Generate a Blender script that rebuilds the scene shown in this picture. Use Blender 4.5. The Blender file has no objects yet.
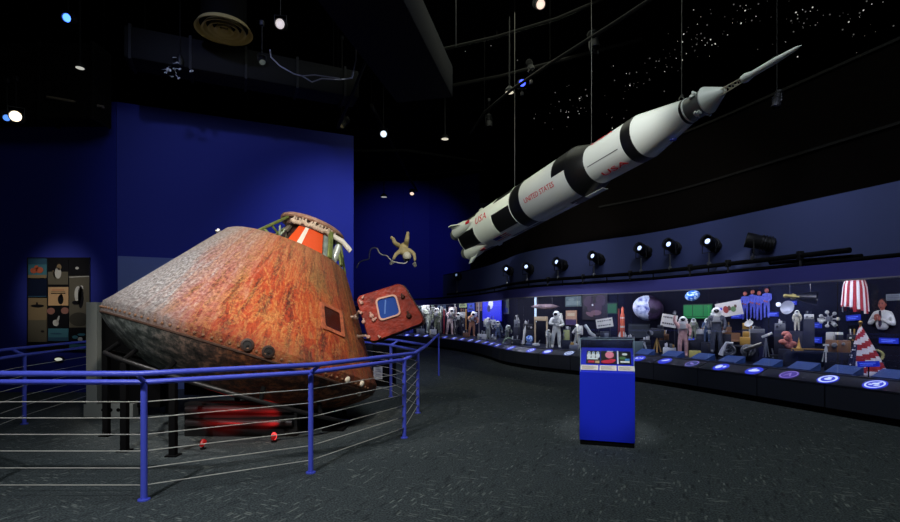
import bpy, bmesh, math, random
from mathutils import Vector, Matrix
random.seed(7)
PI = math.pi
SC = bpy.context.scene
COL = SC.collection
sin, cos, rad = math.sin, math.cos, math.radians
# ------------------------------------------------------------------ survey of the hall (metres)
F, CX, CY, EYE = 500.0, 450.0, 316.0, 1.6
def at(px, py, Y):
    return Vector(((px - CX) / F * Y, Y, EYE - (py - CY) / F * Y))
def lin(c):
    c = c / 255.0
    return c / 12.92 if c <= 0.04045 else ((c + 0.055) / 1.055) ** 2.4
def rgb(r, g, b): return (lin(r), lin(g), lin(b), 1)
# ------------------------------------------------------------------ materials
MATS = {}
def mat(name, c=(128, 128, 128), rough=0.55, metal=0.0, emit=None, es=1.0, spec=0.5, bump=0, bscale=40, var=0.0, vscale=6):
    if name in MATS: return MATS[name]
    m = bpy.data.materials.new(name); m.use_nodes = True
    nt = m.node_tree; b = nt.nodes['Principled BSDF']
    b.inputs['Base Color'].default_value = rgb(*c)
    b.inputs['Roughness'].default_value = rough
    b.inputs['Metallic'].default_value = metal
    b.inputs['Specular IOR Level'].default_value = spec
    if emit:
        b.inputs['Emission Color'].default_value = rgb(*emit)
        b.inputs['Emission Strength'].default_value = es
    if bump or var:
        tc = nt.nodes.new('ShaderNodeTexCoord')
        nz = nt.nodes.new('ShaderNodeTexNoise')
        nz.inputs['Scale'].default_value = vscale if var else bscale
        nz.inputs['Detail'].default_value = 5
        nt.links.new(tc.outputs['Object'], nz.inputs['Vector'])
        if var:
            r = nt.nodes.new('ShaderNodeValToRGB')
            base = rgb(*c)
            r.color_ramp.elements[0].position = 0.3; r.color_ramp.elements[1].position = 0.7
            r.color_ramp.elements[0].color = tuple(max(0, x * (1 - var)) for x in base[:3]) + (1,)
            r.color_ramp.elements[1].color = tuple(min(1, x * (1 + var)) for x in base[:3]) + (1,)
            nt.links.new(nz.outputs['Fac'], r.inputs['Fac'])
            nt.links.new(r.outputs['Color'], b.inputs['Base Color'])
        if bump:
            bp = nt.nodes.new('ShaderNodeBump'); bp.inputs['Strength'].default_value = bump
            bp.inputs['Distance'].default_value = 0.02
            n2 = nt.nodes.new('ShaderNodeTexNoise'); n2.inputs['Scale'].default_value = bscale
            nt.links.new(tc.outputs['Object'], n2.inputs['Vector'])
            nt.links.new(n2.outputs['Fac'], bp.inputs['Height'])
            nt.links.new(bp.outputs['Normal'], b.inputs['Normal'])
    MATS[name] = m
    return m
def glass_mat(name, tint=(235, 240, 255), gloss=0.05, rough=0.03):
    m = bpy.data.materials.new(name); m.use_nodes = True
    nt = m.node_tree; nt.nodes.clear()
    o = nt.nodes.new('ShaderNodeOutputMaterial'); mx = nt.nodes.new('ShaderNodeMixShader')
    t = nt.nodes.new('ShaderNodeBsdfTransparent'); g = nt.nodes.new('ShaderNodeBsdfGlossy')
    t.inputs['Color'].default_value = rgb(*tint); g.inputs['Roughness'].default_value = rough
    mx.inputs['Fac'].default_value = gloss
    nt.links.new(t.outputs[0], mx.inputs[1]); nt.links.new(g.outputs[0], mx.inputs[2]); nt.links.new(mx.outputs[0], o.inputs[0])
    MATS[name] = m
    return m
GLASS = glass_mat('clear_glass')
ACRYL = glass_mat('acrylic', (252, 253, 255), 0.03)

def nodes_of(m):
    nt = m.node_tree
    def N(t, **kw):
        n = nt.nodes.new(t)
        for k, v in kw.items():
            if k in n.inputs.keys() if isinstance(k, str) else False: n.inputs[k].default_value = v
            else: setattr(n, k, v)
        return n
    def L(a, b): nt.links.new(a, b)
    return nt, N, L
def ramp(N, stops):
    r = N('ShaderNodeValToRGB'); cr = r.color_ramp
    cr.elements[0].position, cr.elements[0].color = stops[0][0], stops[0][1]
    cr.elements[1].position, cr.elements[1].color = stops[-1][0], stops[-1][1]
    for p, c in stops[1:-1]:
        e = cr.elements.new(p); e.color = c
    return r
def math_node(N, L, op, a, b=None, clamp=False):
    n = N('ShaderNodeMath'); n.operation = op; n.use_clamp = clamp
    for i, x in enumerate((a, b)):
        if x is None: continue
        if isinstance(x, (int, float)): n.inputs[i].default_value = x
        else: L(x, n.inputs[i])
    return n.outputs[0]
def mixc(N, L, fac, a, b, mode='MIX'):
    n = N('ShaderNodeMix'); n.data_type = 'RGBA'; n.blend_type = mode
    for sock, x in ((n.inputs[0], fac), (n.inputs[6], a), (n.inputs[7], b)):
        if isinstance(x, (int, float)): sock.default_value = x
        elif isinstance(x, tuple): sock.default_value = x
        else: L(x, sock)
    return n.outputs[2]

def hull_material():
    m = bpy.data.materials.new('scorched_ablator'); m.use_nodes = True
    nt, N, L = nodes_of(m); b = nt.nodes['Principled BSDF']
    tc = N('ShaderNodeTexCoord'); sx = N('ShaderNodeSeparateXYZ'); L(tc.outputs['Object'], sx.inputs[0])
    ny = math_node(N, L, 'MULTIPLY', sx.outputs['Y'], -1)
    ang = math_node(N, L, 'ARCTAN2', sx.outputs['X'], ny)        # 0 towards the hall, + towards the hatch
    def vec(fa, fz):
        c = N('ShaderNodeCombineXYZ')
        L(math_node(N, L, 'MULTIPLY', ang, fa), c.inputs[0]); L(math_node(N, L, 'MULTIPLY', sx.outputs['Z'], fz), c.inputs[1])
        return c.outputs[0]
    def noise(v, sc, det=6, rough=0.6, dist=0):
        n = N('ShaderNodeTexNoise'); n.inputs['Scale'].default_value = sc; n.inputs['Detail'].default_value = det
        n.inputs['Roughness'].default_value = rough; n.inputs['Distortion'].default_value = dist
        L(v, n.inputs['Vector']); return n.outputs['Fac']
    streak = noise(vec(9, 1.1), 1.6, 8, 0.65, 0.4)
    big = noise(vec(2.2, 0.9), 1.3, 4, 0.5, 0.5)
    fine = noise(vec(14, 9), 3.0, 8, 0.75)
    base = ramp(N, [(0.34, rgb(34, 14, 10)), (0.43, rgb(112, 38, 18)), (0.51, rgb(188, 66, 24)), (0.60, rgb(206, 100, 42)), (0.74, rgb(226, 176, 120))])
    L(math_node(N, L, 'ADD', math_node(N, L, 'MULTIPLY', streak, 0.55), math_node(N, L, 'MULTIPLY', fine, 0.45)), base.inputs['Fac'])
    # bleached grey patina plus painted-in lit-side paleness, streaked, away from the hatch
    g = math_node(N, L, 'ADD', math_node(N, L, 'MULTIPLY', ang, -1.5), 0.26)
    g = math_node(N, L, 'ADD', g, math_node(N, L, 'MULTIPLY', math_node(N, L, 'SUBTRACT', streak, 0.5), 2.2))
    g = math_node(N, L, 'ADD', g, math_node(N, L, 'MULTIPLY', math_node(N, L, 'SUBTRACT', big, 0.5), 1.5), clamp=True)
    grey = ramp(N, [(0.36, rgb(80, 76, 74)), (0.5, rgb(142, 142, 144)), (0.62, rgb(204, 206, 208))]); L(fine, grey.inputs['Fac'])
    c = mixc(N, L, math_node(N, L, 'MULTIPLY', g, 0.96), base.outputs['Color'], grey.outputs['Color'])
    # ochre runs below the nose; brown scorch near the rim, and with shading painted in by the hatch
    oz = math_node(N, L, 'MULTIPLY', math_node(N, L, 'SUBTRACT', big, 0.47), 3.2, clamp=True)
    c = mixc(N, L, math_node(N, L, 'MULTIPLY', math_node(N, L, 'MULTIPLY', oz, math_node(N, L, 'SUBTRACT', 1.0, g)), math_node(N, L, 'MULTIPLY', fine, 1.1)), c, rgb(206, 160, 84))
    vn = noise(vec(6, 1.6), 1.7, 5, 0.65, 1.4)
    va = math_node(N, L, 'ABSOLUTE', math_node(N, L, 'SUBTRACT', vn, 0.5))
    vm = math_node(N, L, 'SUBTRACT', 1.0, math_node(N, L, 'MULTIPLY', va, 16.0), clamp=True)
    vm = math_node(N, L, 'MULTIPLY', vm, math_node(N, L, 'MULTIPLY', math_node(N, L, 'SUBTRACT', fine, 0.36), 4.0, clamp=True))
    ng = math_node(N, L, 'SUBTRACT', 1.0, math_node(N, L, 'MULTIPLY', g, 0.85))
    c = mixc(N, L, math_node(N, L, 'MULTIPLY', math_node(N, L, 'MULTIPLY', vm, 0.7), ng), c, rgb(216, 168, 96))
    fl = noise(vec(22, 4.5), 3.0, 4, 0.7)
    ff = math_node(N, L, 'MULTIPLY', math_node(N, L, 'SUBTRACT', fl, 0.60), 9.0, clamp=True)
    c = mixc(N, L, math_node(N, L, 'MULTIPLY', math_node(N, L, 'MULTIPLY', ff, 0.3), ng), c, rgb(220, 176, 136))
    fd = math_node(N, L, 'MULTIPLY', math_node(N, L, 'SUBTRACT', 0.41, fl), 9.0, clamp=True)
    c = mixc(N, L, math_node(N, L, 'MULTIPLY', fd, 0.65), c, rgb(44, 22, 16))
    tn = math_node(N, L, 'MULTIPLY', math_node(N, L, 'SUBTRACT', sx.outputs['Z'], 1.1), 1.1, clamp=True)
    tn = math_node(N, L, 'MULTIPLY', tn, math_node(N, L, 'MULTIPLY', streak, 1.4, clamp=True))
    c = mixc(N, L, math_node(N, L, 'MULTIPLY', tn, 0.7), c, rgb(164, 130, 98))
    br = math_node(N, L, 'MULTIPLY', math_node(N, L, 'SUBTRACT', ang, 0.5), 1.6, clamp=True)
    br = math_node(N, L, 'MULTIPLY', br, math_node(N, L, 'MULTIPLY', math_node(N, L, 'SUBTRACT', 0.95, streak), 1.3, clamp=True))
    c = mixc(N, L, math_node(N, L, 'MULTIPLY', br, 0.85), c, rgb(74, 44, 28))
    lo = math_node(N, L, 'MULTIPLY', math_node(N, L, 'SUBTRACT', 0.52, sx.outputs['Z']), 2.6, clamp=True)
    lo = math_node(N, L, 'MULTIPLY', lo, math_node(N, L, 'MULTIPLY', fine, 1.5, clamp=True))
    c = mixc(N, L, math_node(N, L, 'MULTIPLY', lo, 0.8), c, rgb(62, 44, 34))
    # seams between the ablator panels
    w = N('ShaderNodeTexWave'); w.wave_type = 'BANDS'; w.bands_direction = 'X'; w.inputs['Scale'].default_value = 0.55
    w.inputs['Distortion'].default_value = 0.25; L(vec(4.2, 0.5), w.inputs['Vector'])
    sm = math_node(N, L, 'GREATER_THAN', w.outputs['Fac'], 0.992)
    c = mixc(N, L, math_node(N, L, 'MULTIPLY', sm, 0.12), c, rgb(60, 30, 20))
    L(c, b.inputs['Base Color'])
    b.inputs['Roughness'].default_value = 0.5; b.inputs['Specular IOR Level'].default_value = 0.35
    h = math_node(N, L, 'ADD', math_node(N, L, 'MULTIPLY', fine, 0.7), math_node(N, L, 'MULTIPLY', streak, 0.6))
    bp = N('ShaderNodeBump'); bp.inputs['Strength'].default_value = 0.9; bp.inputs['Distance'].default_value = 0.04
    L(h, bp.inputs['Height']); L(bp.outputs['Normal'], b.inputs['Normal'])
    return m
def rim_material():
    m = bpy.data.materials.new('charred_heat_shield'); m.use_nodes = True
    nt, N, L = nodes_of(m); b = nt.nodes['Principled BSDF']
    tc = N('ShaderNodeTexCoord'); sx = N('ShaderNodeSeparateXYZ'); L(tc.outputs['Object'], sx.inputs[0])
    n1 = N('ShaderNodeTexNoise'); n1.inputs['Scale'].default_value = 9; n1.inputs['Detail'].default_value = 9; n1.inputs['Roughness'].default_value = 0.75
    L(tc.outputs['Object'], n1.inputs['Vector'])
    r1 = ramp(N, [(0.36, rgb(34, 38, 36)), (0.5, rgb(98, 106, 100)), (0.62, rgb(170, 176, 168))]); L(n1.outputs['Fac'], r1.inputs['Fac'])
    r2 = ramp(N, [(0.36, rgb(26, 14, 10)), (0.5, rgb(104, 58, 34)), (0.62, rgb(186, 112, 66))]); L(n1.outputs['Fac'], r2.inputs['Fac'])
    f = math_node(N, L, 'ADD', math_node(N, L, 'MULTIPLY', sx.outputs['X'], 0.8), 0.5)
    f = math_node(N, L, 'ADD', f, math_node(N, L, 'SUBTRACT', n1.outputs['Fac'], 0.5), clamp=True)
    c = mixc(N, L, f, r1.outputs['Color'], r2.outputs['Color'])
    L(c, b.inputs['Base Color']); b.inputs['Roughness'].default_value = 0.6
    bp = N('ShaderNodeBump'); bp.inputs['Strength'].default_value = 0.8; bp.inputs['Distance'].default_value = 0.03
    L(n1.outputs['Fac'], bp.inputs['Height']); L(bp.outputs['Normal'], b.inputs['Normal'])
    return m
def carpet_material():
    m = bpy.data.materials.new('hall_carpet'); m.use_nodes = True
    nt, N, L = nodes_of(m); b = nt.nodes['Principled BSDF']
    tc = N('ShaderNodeTexCoord')
    mp = N('ShaderNodeMapping'); mp.inputs['Rotation'].default_value = (0, 0, rad(24)); L(tc.outputs['Object'], mp.inputs['Vector'])
    def strokes(scx, scy, seed):
        q = N('ShaderNodeMapping'); q.inputs['Scale'].default_value = (scx, scy, 1); q.inputs['Location'].default_value = (seed, seed * 1.7, 0)
        L(mp.outputs['Vector'], q.inputs['Vector'])
        v = N('ShaderNodeTexVoronoi'); v.inputs['Scale'].default_value = 1.0; v.inputs['Randomness'].default_value = 0.9
        v.distance = 'CHEBYCHEV'
        L(q.outputs['Vector'], v.inputs['Vector'])
        r = ramp(N, [(0.10, (1, 1, 1, 1)), (0.26, (0, 0, 0, 1))]); L(v.outputs['Distance'], r.inputs['Fac'])
        return r.outputs['Color']
    ck = N('ShaderNodeTexChecker'); ck.inputs['Scale'].default_value = 2.0; L(mp.outputs['Vector'], ck.inputs['Vector'])
    st = mixc(N, L, ck.outputs['Fac'], strokes(26, 5.5, 0), strokes(5.5, 26, 3.1))
    st2 = strokes(15, 3.4, 8.3)
    n = N('ShaderNodeTexNoise'); n.inputs['Scale'].default_value = 60; n.inputs['Detail'].default_value = 4; L(tc.outputs['Object'], n.inputs['Vector'])
    n2 = N('ShaderNodeTexNoise'); n2.inputs['Scale'].default_value = 1.6; L(tc.outputs['Object'], n2.inputs['Vector'])
    gate = math_node(N, L, 'MULTIPLY', math_node(N, L, 'SUBTRACT', n2.outputs['Fac'], 0.30), 2.4, clamp=True)
    base = ramp(N, [(0.35, rgb(42, 48, 50)), (0.65, rgb(84, 91, 92))]); L(n.outputs['Fac'], base.inputs['Fac'])
    c = mixc(N, L, math_node(N, L, 'MULTIPLY', math_node(N, L, 'MULTIPLY', st, gate), 0.75), base.outputs['Color'], rgb(150, 156, 148))
    c = mixc(N, L, math_node(N, L, 'MULTIPLY', st2, 0.5), c, rgb(22, 25, 28))
    L(c, b.inputs['Base Color']); b.inputs['Roughness'].default_value = 0.95; b.inputs['Specular IOR Level'].default_value = 0.15
    bp = N('ShaderNodeBump'); bp.inputs['Strength'].default_value = 0.5; bp.inputs['Distance'].default_value = 0.01
    L(n.outputs['Fac'], bp.inputs['Height']); L(bp.outputs['Normal'], b.inputs['Normal'])
    return m

BLACK = mat('matt_black', (9, 9, 10), 0.85, spec=0.12)
DARK = mat('dark_metal', (26, 26, 28), 0.5, 0.3)
STEEL = mat('brushed_steel', (150, 150, 150), 0.3, 0.9)
WHITE = mat('white_paint', (225, 228, 226), 0.45)
RAILBLUE = mat('blue_powder_coat', (86, 98, 224), 0.33, 0, spec=0.5, bump=0.05, bscale=300)
# ------------------------------------------------------------------ mesh building
class MB:
    def __init__(s, M=None):
        s.v = []; s.f = []; s.mi = []; s.M = M or Matrix.Identity(4); s.cur = 0
    def add(s, vs, fs, M=None):
        T = s.M @ M if M is not None else s.M
        o = len(s.v)
        s.v += [tuple(T @ Vector(p)) for p in vs]
        s.f += [tuple(i + o for i in f) for f in fs]; s.mi += [s.cur] * len(fs)
        return s
    def box(s, c, d, M=None, bev=0.0):
        x, y, z = (k / 2 for k in d)
        if bev <= 0:
            vs = [(c[0] + i * x, c[1] + j * y, c[2] + k * z) for k in (-1, 1) for j in (-1, 1) for i in (-1, 1)]
            return s.add(vs, [(0, 2, 3, 1), (4, 5, 7, 6), (0, 1, 5, 4), (2, 6, 7, 3), (0, 4, 6, 2), (1, 3, 7, 5)], M)
        bm = bmesh.new(); bmesh.ops.create_cube(bm, size=1)
        bmesh.ops.scale(bm, vec=d, verts=bm.verts); bmesh.ops.translate(bm, vec=c, verts=bm.verts)
        bmesh.ops.bevel(bm, geom=bm.edges[:], offset=bev, segments=2, affect='EDGES', profile=0.5)
        return s.bm(bm, M)
    def bm(s, bm, M=None):
        bm.verts.index_update()
        vs = [v.co.copy() for v in bm.verts]; fs = [[v.index for v in f.verts] for f in bm.faces]; bm.free()
        return s.add(vs, fs, M)
    def tube(s, pts, r, n=8, M=None, closed=False):
        pts = [Vector(p) for p in pts]; N = len(pts)
        rs = r if isinstance(r, (list, tuple)) else [r] * N
        vs = []; fs = []; ref = None
        for i, p in enumerate(pts):
            if closed: d = (pts[(i + 1) % N] - pts[i - 1])
            else: d = pts[min(i + 1, N - 1)] - pts[max(i - 1, 0)]
            d.normalize()
            if ref is None:
                ref = Vector((0, 0, 1)) if abs(d.z) < 0.9 else Vector((1, 0, 0))
            a = (ref - d * ref.dot(d)).normalized(); ref = a; b = d.cross(a)
            vs += [p + (a * cos(2 * PI * k / n) + b * sin(2 * PI * k / n)) * rs[i] for k in range(n)]
        for i in range(N if closed else N - 1):
            j = (i + 1) % N
            fs += [(i * n + k, i * n + (k + 1) % n, j * n + (k + 1) % n, j * n + k) for k in range(n)]
        if not closed: fs += [tuple(range(n - 1, -1, -1)), tuple((N - 1) * n + k for k in range(n))]
        return s.add(vs, fs, M)
    def lathe(s, prof, n=32, M=None, a0=0, a1=2 * PI, close=True):
        full = abs(a1 - a0 - 2 * PI) < 1e-6
        m = n if full else n + 1; vs = []; fs = []
        for (r, z) in prof:
            vs += [(r * cos(a0 + (a1 - a0) * k / n), r * sin(a0 + (a1 - a0) * k / n), z) for k in range(m)]
        for i in range(len(prof) - 1):
            for k in range(n):
                k2 = (k + 1) % m
                fs.append((i * m + k, i * m + k2, (i + 1) * m + k2, (i + 1) * m + k))
        if close and full:
            if prof[0][0] > 1e-5: fs.append(tuple(range(m - 1, -1, -1)))
            if prof[-1][0] > 1e-5: fs.append(tuple((len(prof) - 1) * m + k for k in range(m)))
        return s.add(vs, fs, M)
    def ell(s, c, r, M=None, n=14, k=9):
        prof = [(sin(PI * i / k), -cos(PI * i / k)) for i in range(k + 1)]
        prof[0] = (1e-4, -1); prof[-1] = (1e-4, 1)
        T = Matrix.Translation(c) @ Matrix.Diagonal((*r, 1))
        return s.lathe(prof, n, (M @ T) if M is not None else T)
    def prism(s, poly, h0, h1, M=None):
        n = len(poly)
        vs = [(x, y, h0) for x, y in poly] + [(x, y, h1) for x, y in poly]
        fs = [tuple(range(n - 1, -1, -1)), tuple(range(n, 2 * n))] + [(i, (i + 1) % n, n + (i + 1) % n, n + i) for i in range(n)]
        return s.add(vs, fs, M)
    def mat(s, i): s.cur = i; return s
    def mesh(s, name, mats, sharp=38):
        me = bpy.data.meshes.new(name); me.from_pydata(s.v, [], s.f)
        for m in (mats if isinstance(mats, (list, tuple)) else [mats]): me.materials.append(m)
        me.polygons.foreach_set('material_index', s.mi)
        bm = bmesh.new(); bm.from_mesh(me); bmesh.ops.recalc_face_normals(bm, faces=bm.faces); bm.to_mesh(me); bm.free()
        if sharp:
            me.polygons.foreach_set('use_smooth', [True] * len(me.polygons)); me.set_sharp_from_angle(angle=rad(sharp))
        me.update(); return me
    def build(s, name, mats, parent=None, sharp=38, label=None, stuff=False):
        o = bpy.data.objects.new(name, s.mesh(name, mats, sharp)); COL.objects.link(o)
        if parent is not None: o.parent = parent
        if label: o['label'] = label
        if stuff: o['kind'] = 'stuff'
        return o
def put(name, me, parent=None, label=None):
    o = bpy.data.objects.new(name, me); COL.objects.link(o)
    if parent is not None: o.parent = parent
    if label: o['label'] = label
    return o
def tag(o, label, cat, group=None, kind=None):
    o['label'] = label; o['category'] = cat
    if group: o['group'] = group
    if kind: o['kind'] = kind
    return o
def thing(name, label, cat, loc=(0, 0, 0), rz=0.0, group=None):
    o = bpy.data.objects.new(name, None); COL.objects.link(o)
    o.location = loc; o.rotation_euler = (0, 0, rz); o.empty_display_size = 0.1
    return tag(o, label, cat, group)
def inv(o): return o.matrix_basis.inverted()
def struct(o): o['kind'] = 'structure'; return o
def dup(root, loc=None, rz=None, label=None, scale=None):
    r = root.copy(); COL.objects.link(r)
    if loc is not None: r.location = loc
    if rz is not None: r.rotation_euler = (0, 0, rz)
    if scale is not None: r.scale = (scale,) * 3
    if label: r['label'] = label
    for ch in list(root.children):
        c = ch.copy(); COL.objects.link(c); c.parent = r
        for g in ch.children:
            d = g.copy(); COL.objects.link(d); d.parent = c
    return r
def eval_mesh(o, name):
    dg = bpy.context.evaluated_depsgraph_get()
    me = bpy.data.meshes.new_from_object(o.evaluated_get(dg)); me.name = name
    return me
def skin_mesh(name, joints, edges, material, subs=1, root=0):
    me = bpy.data.meshes.new('tmp'); me.from_pydata([j[0] for j in joints], edges, [])
    o = bpy.data.objects.new('tmp', me); COL.objects.link(o)
    sk = o.modifiers.new('s', 'SKIN'); sk.use_smooth_shade = True
    lay = me.skin_vertices[0].data if me.skin_vertices else None
    if lay is None:
        bm = bmesh.new(); bm.from_mesh(me); bm.verts.layers.skin.verify(); bm.to_mesh(me); bm.free(); lay = me.skin_vertices[0].data
    for i, j in enumerate(joints):
        r = j[1]; lay[i].radius = (r, r) if isinstance(r, (int, float)) else r
        lay[i].use_root = (i == root)
    sb = o.modifiers.new('b', 'SUBSURF'); sb.levels = subs; sb.render_levels = subs
    bpy.context.view_layer.update()
    out = eval_mesh(o, name)
    out.materials.clear(); out.materials.append(material)
    out.polygons.foreach_set('use_smooth', [True] * len(out.polygons))
    bpy.data.objects.remove(o); bpy.data.meshes.remove(me)
    return out
def text_geo(s, size, depth=0.004):
    cu = bpy.data.curves.new('t', 'FONT'); cu.body = s; cu.size = size; cu.extrude = depth / 2
    cu.align_x = 'CENTER'; cu.align_y = 'CENTER'; cu.resolution_u = 2
    o = bpy.data.objects.new('t', cu); COL.objects.link(o); bpy.context.view_layer.update()
    me = eval_mesh(o, 't'); vs = [v.co.copy() for v in me.vertices]; fs = [tuple(p.vertices) for p in me.polygons]
    bpy.data.objects.remove(o); bpy.data.curves.remove(cu); bpy.data.meshes.remove(me)
    return vs, fs
def frame(o, x, y, z):
    M = Matrix.Identity(4)
    for i, a in enumerate((x, y, z)):
        for j in range(3): M[j][i] = a[j]
    for j in range(3): M[j][3] = o[j]
    return M
def aim(p, d):
    d = Vector(d).normalized(); return Matrix.Translation(p) @ d.to_track_quat('Z', 'Y').to_matrix().to_4x4()
def rbox_poly(w, h, r, n=4):
    out = []
    for cx_, cy_, a in ((w/2 - r, h/2 - r, 0), (-w/2 + r, h/2 - r, PI/2), (-w/2 + r, -h/2 + r, PI), (w/2 - r, -h/2 + r, 1.5*PI)):
        out += [(cx_ + r*cos(a + PI/2*i/n), cy_ + r*sin(a + PI/2*i/n)) for i in range(n + 1)]
    return out
# ------------------------------------------------------------------ camera
cam = bpy.data.cameras.new('camera'); cam.lens = 20; cam.sensor_width = 36; cam.sensor_fit = 'HORIZONTAL'
cam.shift_y = (CY - 261) / 900; cam.clip_start = 0.05; cam.clip_end = 200
co = bpy.data.objects.new('camera', cam); COL.objects.link(co); co.location = (0, 0, EYE); co.rotation_euler = (PI / 2, 0, 0)
SC.camera = co
SC.view_settings.view_transform = 'Standard'; SC.view_settings.look = 'None'
SC.view_settings.gamma = 1; SC.view_settings.exposure = 0; SC.view_settings.use_curve_mapping = False
w = bpy.data.worlds.new('world'); SC.world = w; w.use_nodes = True
w.node_tree.nodes['Background'].inputs[0].default_value = (0.25, 0.3, 0.5, 1); w.node_tree.nodes['Background'].inputs[1].default_value = 0.004

# ------------------------------------------------------------------ the curved plan of the display wall
CTRL = [(8.2, 2.2), (7.3, 4.72), (6.43, 7.14), (5.75, 9.05), (5.0, 11.1), (4.35, 12.35), (3.39, 13.56), (2.4, 14.9), (1.75, 16.5), (1.42, 18.5),
        (0.95, 20.6), (0.0, 23.4), (-1.5, 26.2), (-3.4, 27.6), (-5.6, 28.2)]
def catmull(P, n=10):
    out = []
    for i in range(len(P) - 1):
        p0 = Vector(P[max(i-1, 0)]); p1 = Vector(P[i]); p2 = Vector(P[i+1]); p3 = Vector(P[min(i+2, len(P)-1)])
        for k in range(n):
            t = k / n
            out.append(0.5 * ((2*p1) + (p2-p0)*t + (2*p0-5*p1+4*p2-p3)*t*t + (3*p1-p0-3*p2+p3)*t**3))
    out.append(Vector(P[-1])); return out
CURVE = catmull(CTRL)
def offs(d):
    out = []
    for i, p in enumerate(CURVE):
        t = (CURVE[min(i+1, len(CURVE)-1)] - CURVE[max(i-1, 0)]).normalized()
        out.append(p + Vector((t.y, -t.x)) * d)           # to the back of the case
    return out
def hit(px, d):
    k = (px - CX) / F; L = offs(d); best = None
    for i in range(len(L) - 1):
        a, b = L[i], L[i+1]; fa = a.x - k*a.y; fb = b.x - k*b.y
        if fa * fb <= 0 and fa != fb:
            t = fa / (fa - fb); p = a + (b - a) * t
            if best is None or p.y < best[0].y: best = (p, (a - b).normalized())
    return best
def zof(py, Y): return EYE - (py - CY) / F * Y
def strip(mb, d0, z0, d1, z1, i0=0, i1=None):
    A, B = offs(d0), offs(d1); i1 = len(A) - 1 if i1 is None else i1
    vs = []; fs = []
    for i in range(i0, i1 + 1): vs += [(A[i].x, A[i].y, z0), (B[i].x, B[i].y, z1)]
    for k in range(i1 - i0): fs.append((2*k, 2*k+1, 2*k+3, 2*k+2))
    return mb.add(vs, fs)
def bar(mb, prof, i0=0, i1=None):
    """closed section (offset, z) swept along the plan"""
    i1 = len(CURVE) - 1 if i1 is None else i1
    R = [offs(d) for d, z in prof]; n = len(prof); vs = []; fs = []
    for i in range(i0, i1 + 1): vs += [(R[k][i].x, R[k][i].y, prof[k][1]) for k in range(n)]
    for j in range(i1 - i0): fs += [(j*n+k, j*n+(k+1) % n, (j+1)*n+(k+1) % n, (j+1)*n+k) for k in range(n)]
    fs += [tuple(range(n)), tuple((i1-i0)*n + k for k in range(n))]
    return mb.add(vs, fs)
def near_index(px, d=0.0):
    p = hit(px, d)[0]; L = offs(d)
    return min(range(len(L)), key=lambda i: (L[i] - p).length)

# ------------------------------------------------------------------ the setting
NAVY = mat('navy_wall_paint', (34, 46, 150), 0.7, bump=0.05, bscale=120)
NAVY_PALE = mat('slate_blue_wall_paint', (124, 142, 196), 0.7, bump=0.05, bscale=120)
FASCIA = mat('fascia_blue_paint', (70, 80, 128), 0.75, bump=0.05, bscale=100)
VOID = mat('black_ceiling_paint', (8, 8, 9), 0.9, spec=0.05)
b = MB(); b.box((-2, 14, -0.05), (26, 33, 0.1)); struct(b.build('floor', carpet_material(), sharp=0))
b = MB(); b.box((6, 16, 9.45), (42, 37, 0.1)); struct(b.build('ceiling', VOID, sharp=0))
b = MB(); b.box((-15.05, 14, 4.7), (0.1, 33, 9.4)); struct(b.build('wall_side', VOID, sharp=0))
b = MB(); b.box((-12.0, 10.6, 3.05), (9.97, 0.2, 6.1)); struct(b.build('wall_left', NAVY, sharp=0))
A, B_ = Vector((-7.0, 10.5)), Vector((-2.41, 12.5)); d = (B_ - A).normalized(); nn = Vector((-d.y, d.x))
rw = (B_ - A).length; RW = frame((A.x, A.y, 0), (d.x, d.y, 0), (nn.x, nn.y, 0), (0, 0, 1))
b = MB(RW); b.box((rw/2, 0.15, 3.05), (rw, 0.3, 6.1)); struct(b.build('wall_centre', NAVY, sharp=0))
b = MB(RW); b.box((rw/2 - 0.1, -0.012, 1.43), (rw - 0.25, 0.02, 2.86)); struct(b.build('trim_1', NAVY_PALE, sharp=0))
FARBLUE = mat('far_wall_blue_paint', (24, 30, 130), 0.75)
b = MB(); b.box((-6.0, 28.95, 4.7), (9.6, 0.2, 9.4)); struct(b.build('wall_back', FARBLUE, sharp=0))
a0, a1 = Vector((-1.2, 28.85)), Vector((1.6, 27.2)); d = (a1 - a0).normalized()
b = MB(frame((a0.x, a0.y, 0), (d.x, d.y, 0), (-d.y, d.x, 0), (0, 0, 1))); b.box((1.6, 0.1, 4.7), (3.2, 0.2, 9.4)); struct(b.build('wall_back_right', FARBLUE, sharp=0))
iR = near_index(441, 0.5)
b = MB(); bar(b, [(0.55, 2.45), (0.55, 3.66), (0.75, 3.66), (0.75, 2.45)], 0, iR); struct(b.build('wall_right', FASCIA, sharp=30))
b = MB(); bar(b, [(0.9, 3.66), (0.9, 6.0), (1.0, 6.0), (1.0, 3.66)], 0, near_index(470, 0.9)); bar(b, [(0.57, 3.64), (0.57, 3.70), (1.0, 3.70), (1.0, 3.64)], 0, iR)
struct(b.build('wall_upper', mat('black_upper_wall', (9, 6, 5), 0.9, spec=0.05), sharp=30))
DULL = mat('dull_black_pipe', (22, 21, 20), 0.6, spec=0.15)
for k, (z, dd) in enumerate(((4.62, 0.85), (5.95, 0.85))):
    b = MB(); bar(b, [(dd, z), (dd, z + 0.05), (dd + 0.06, z + 0.05), (dd + 0.06, z)], 0, near_index(600, dd)); struct(b.build('trim_%d' % (k + 2), DULL, sharp=30))

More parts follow.
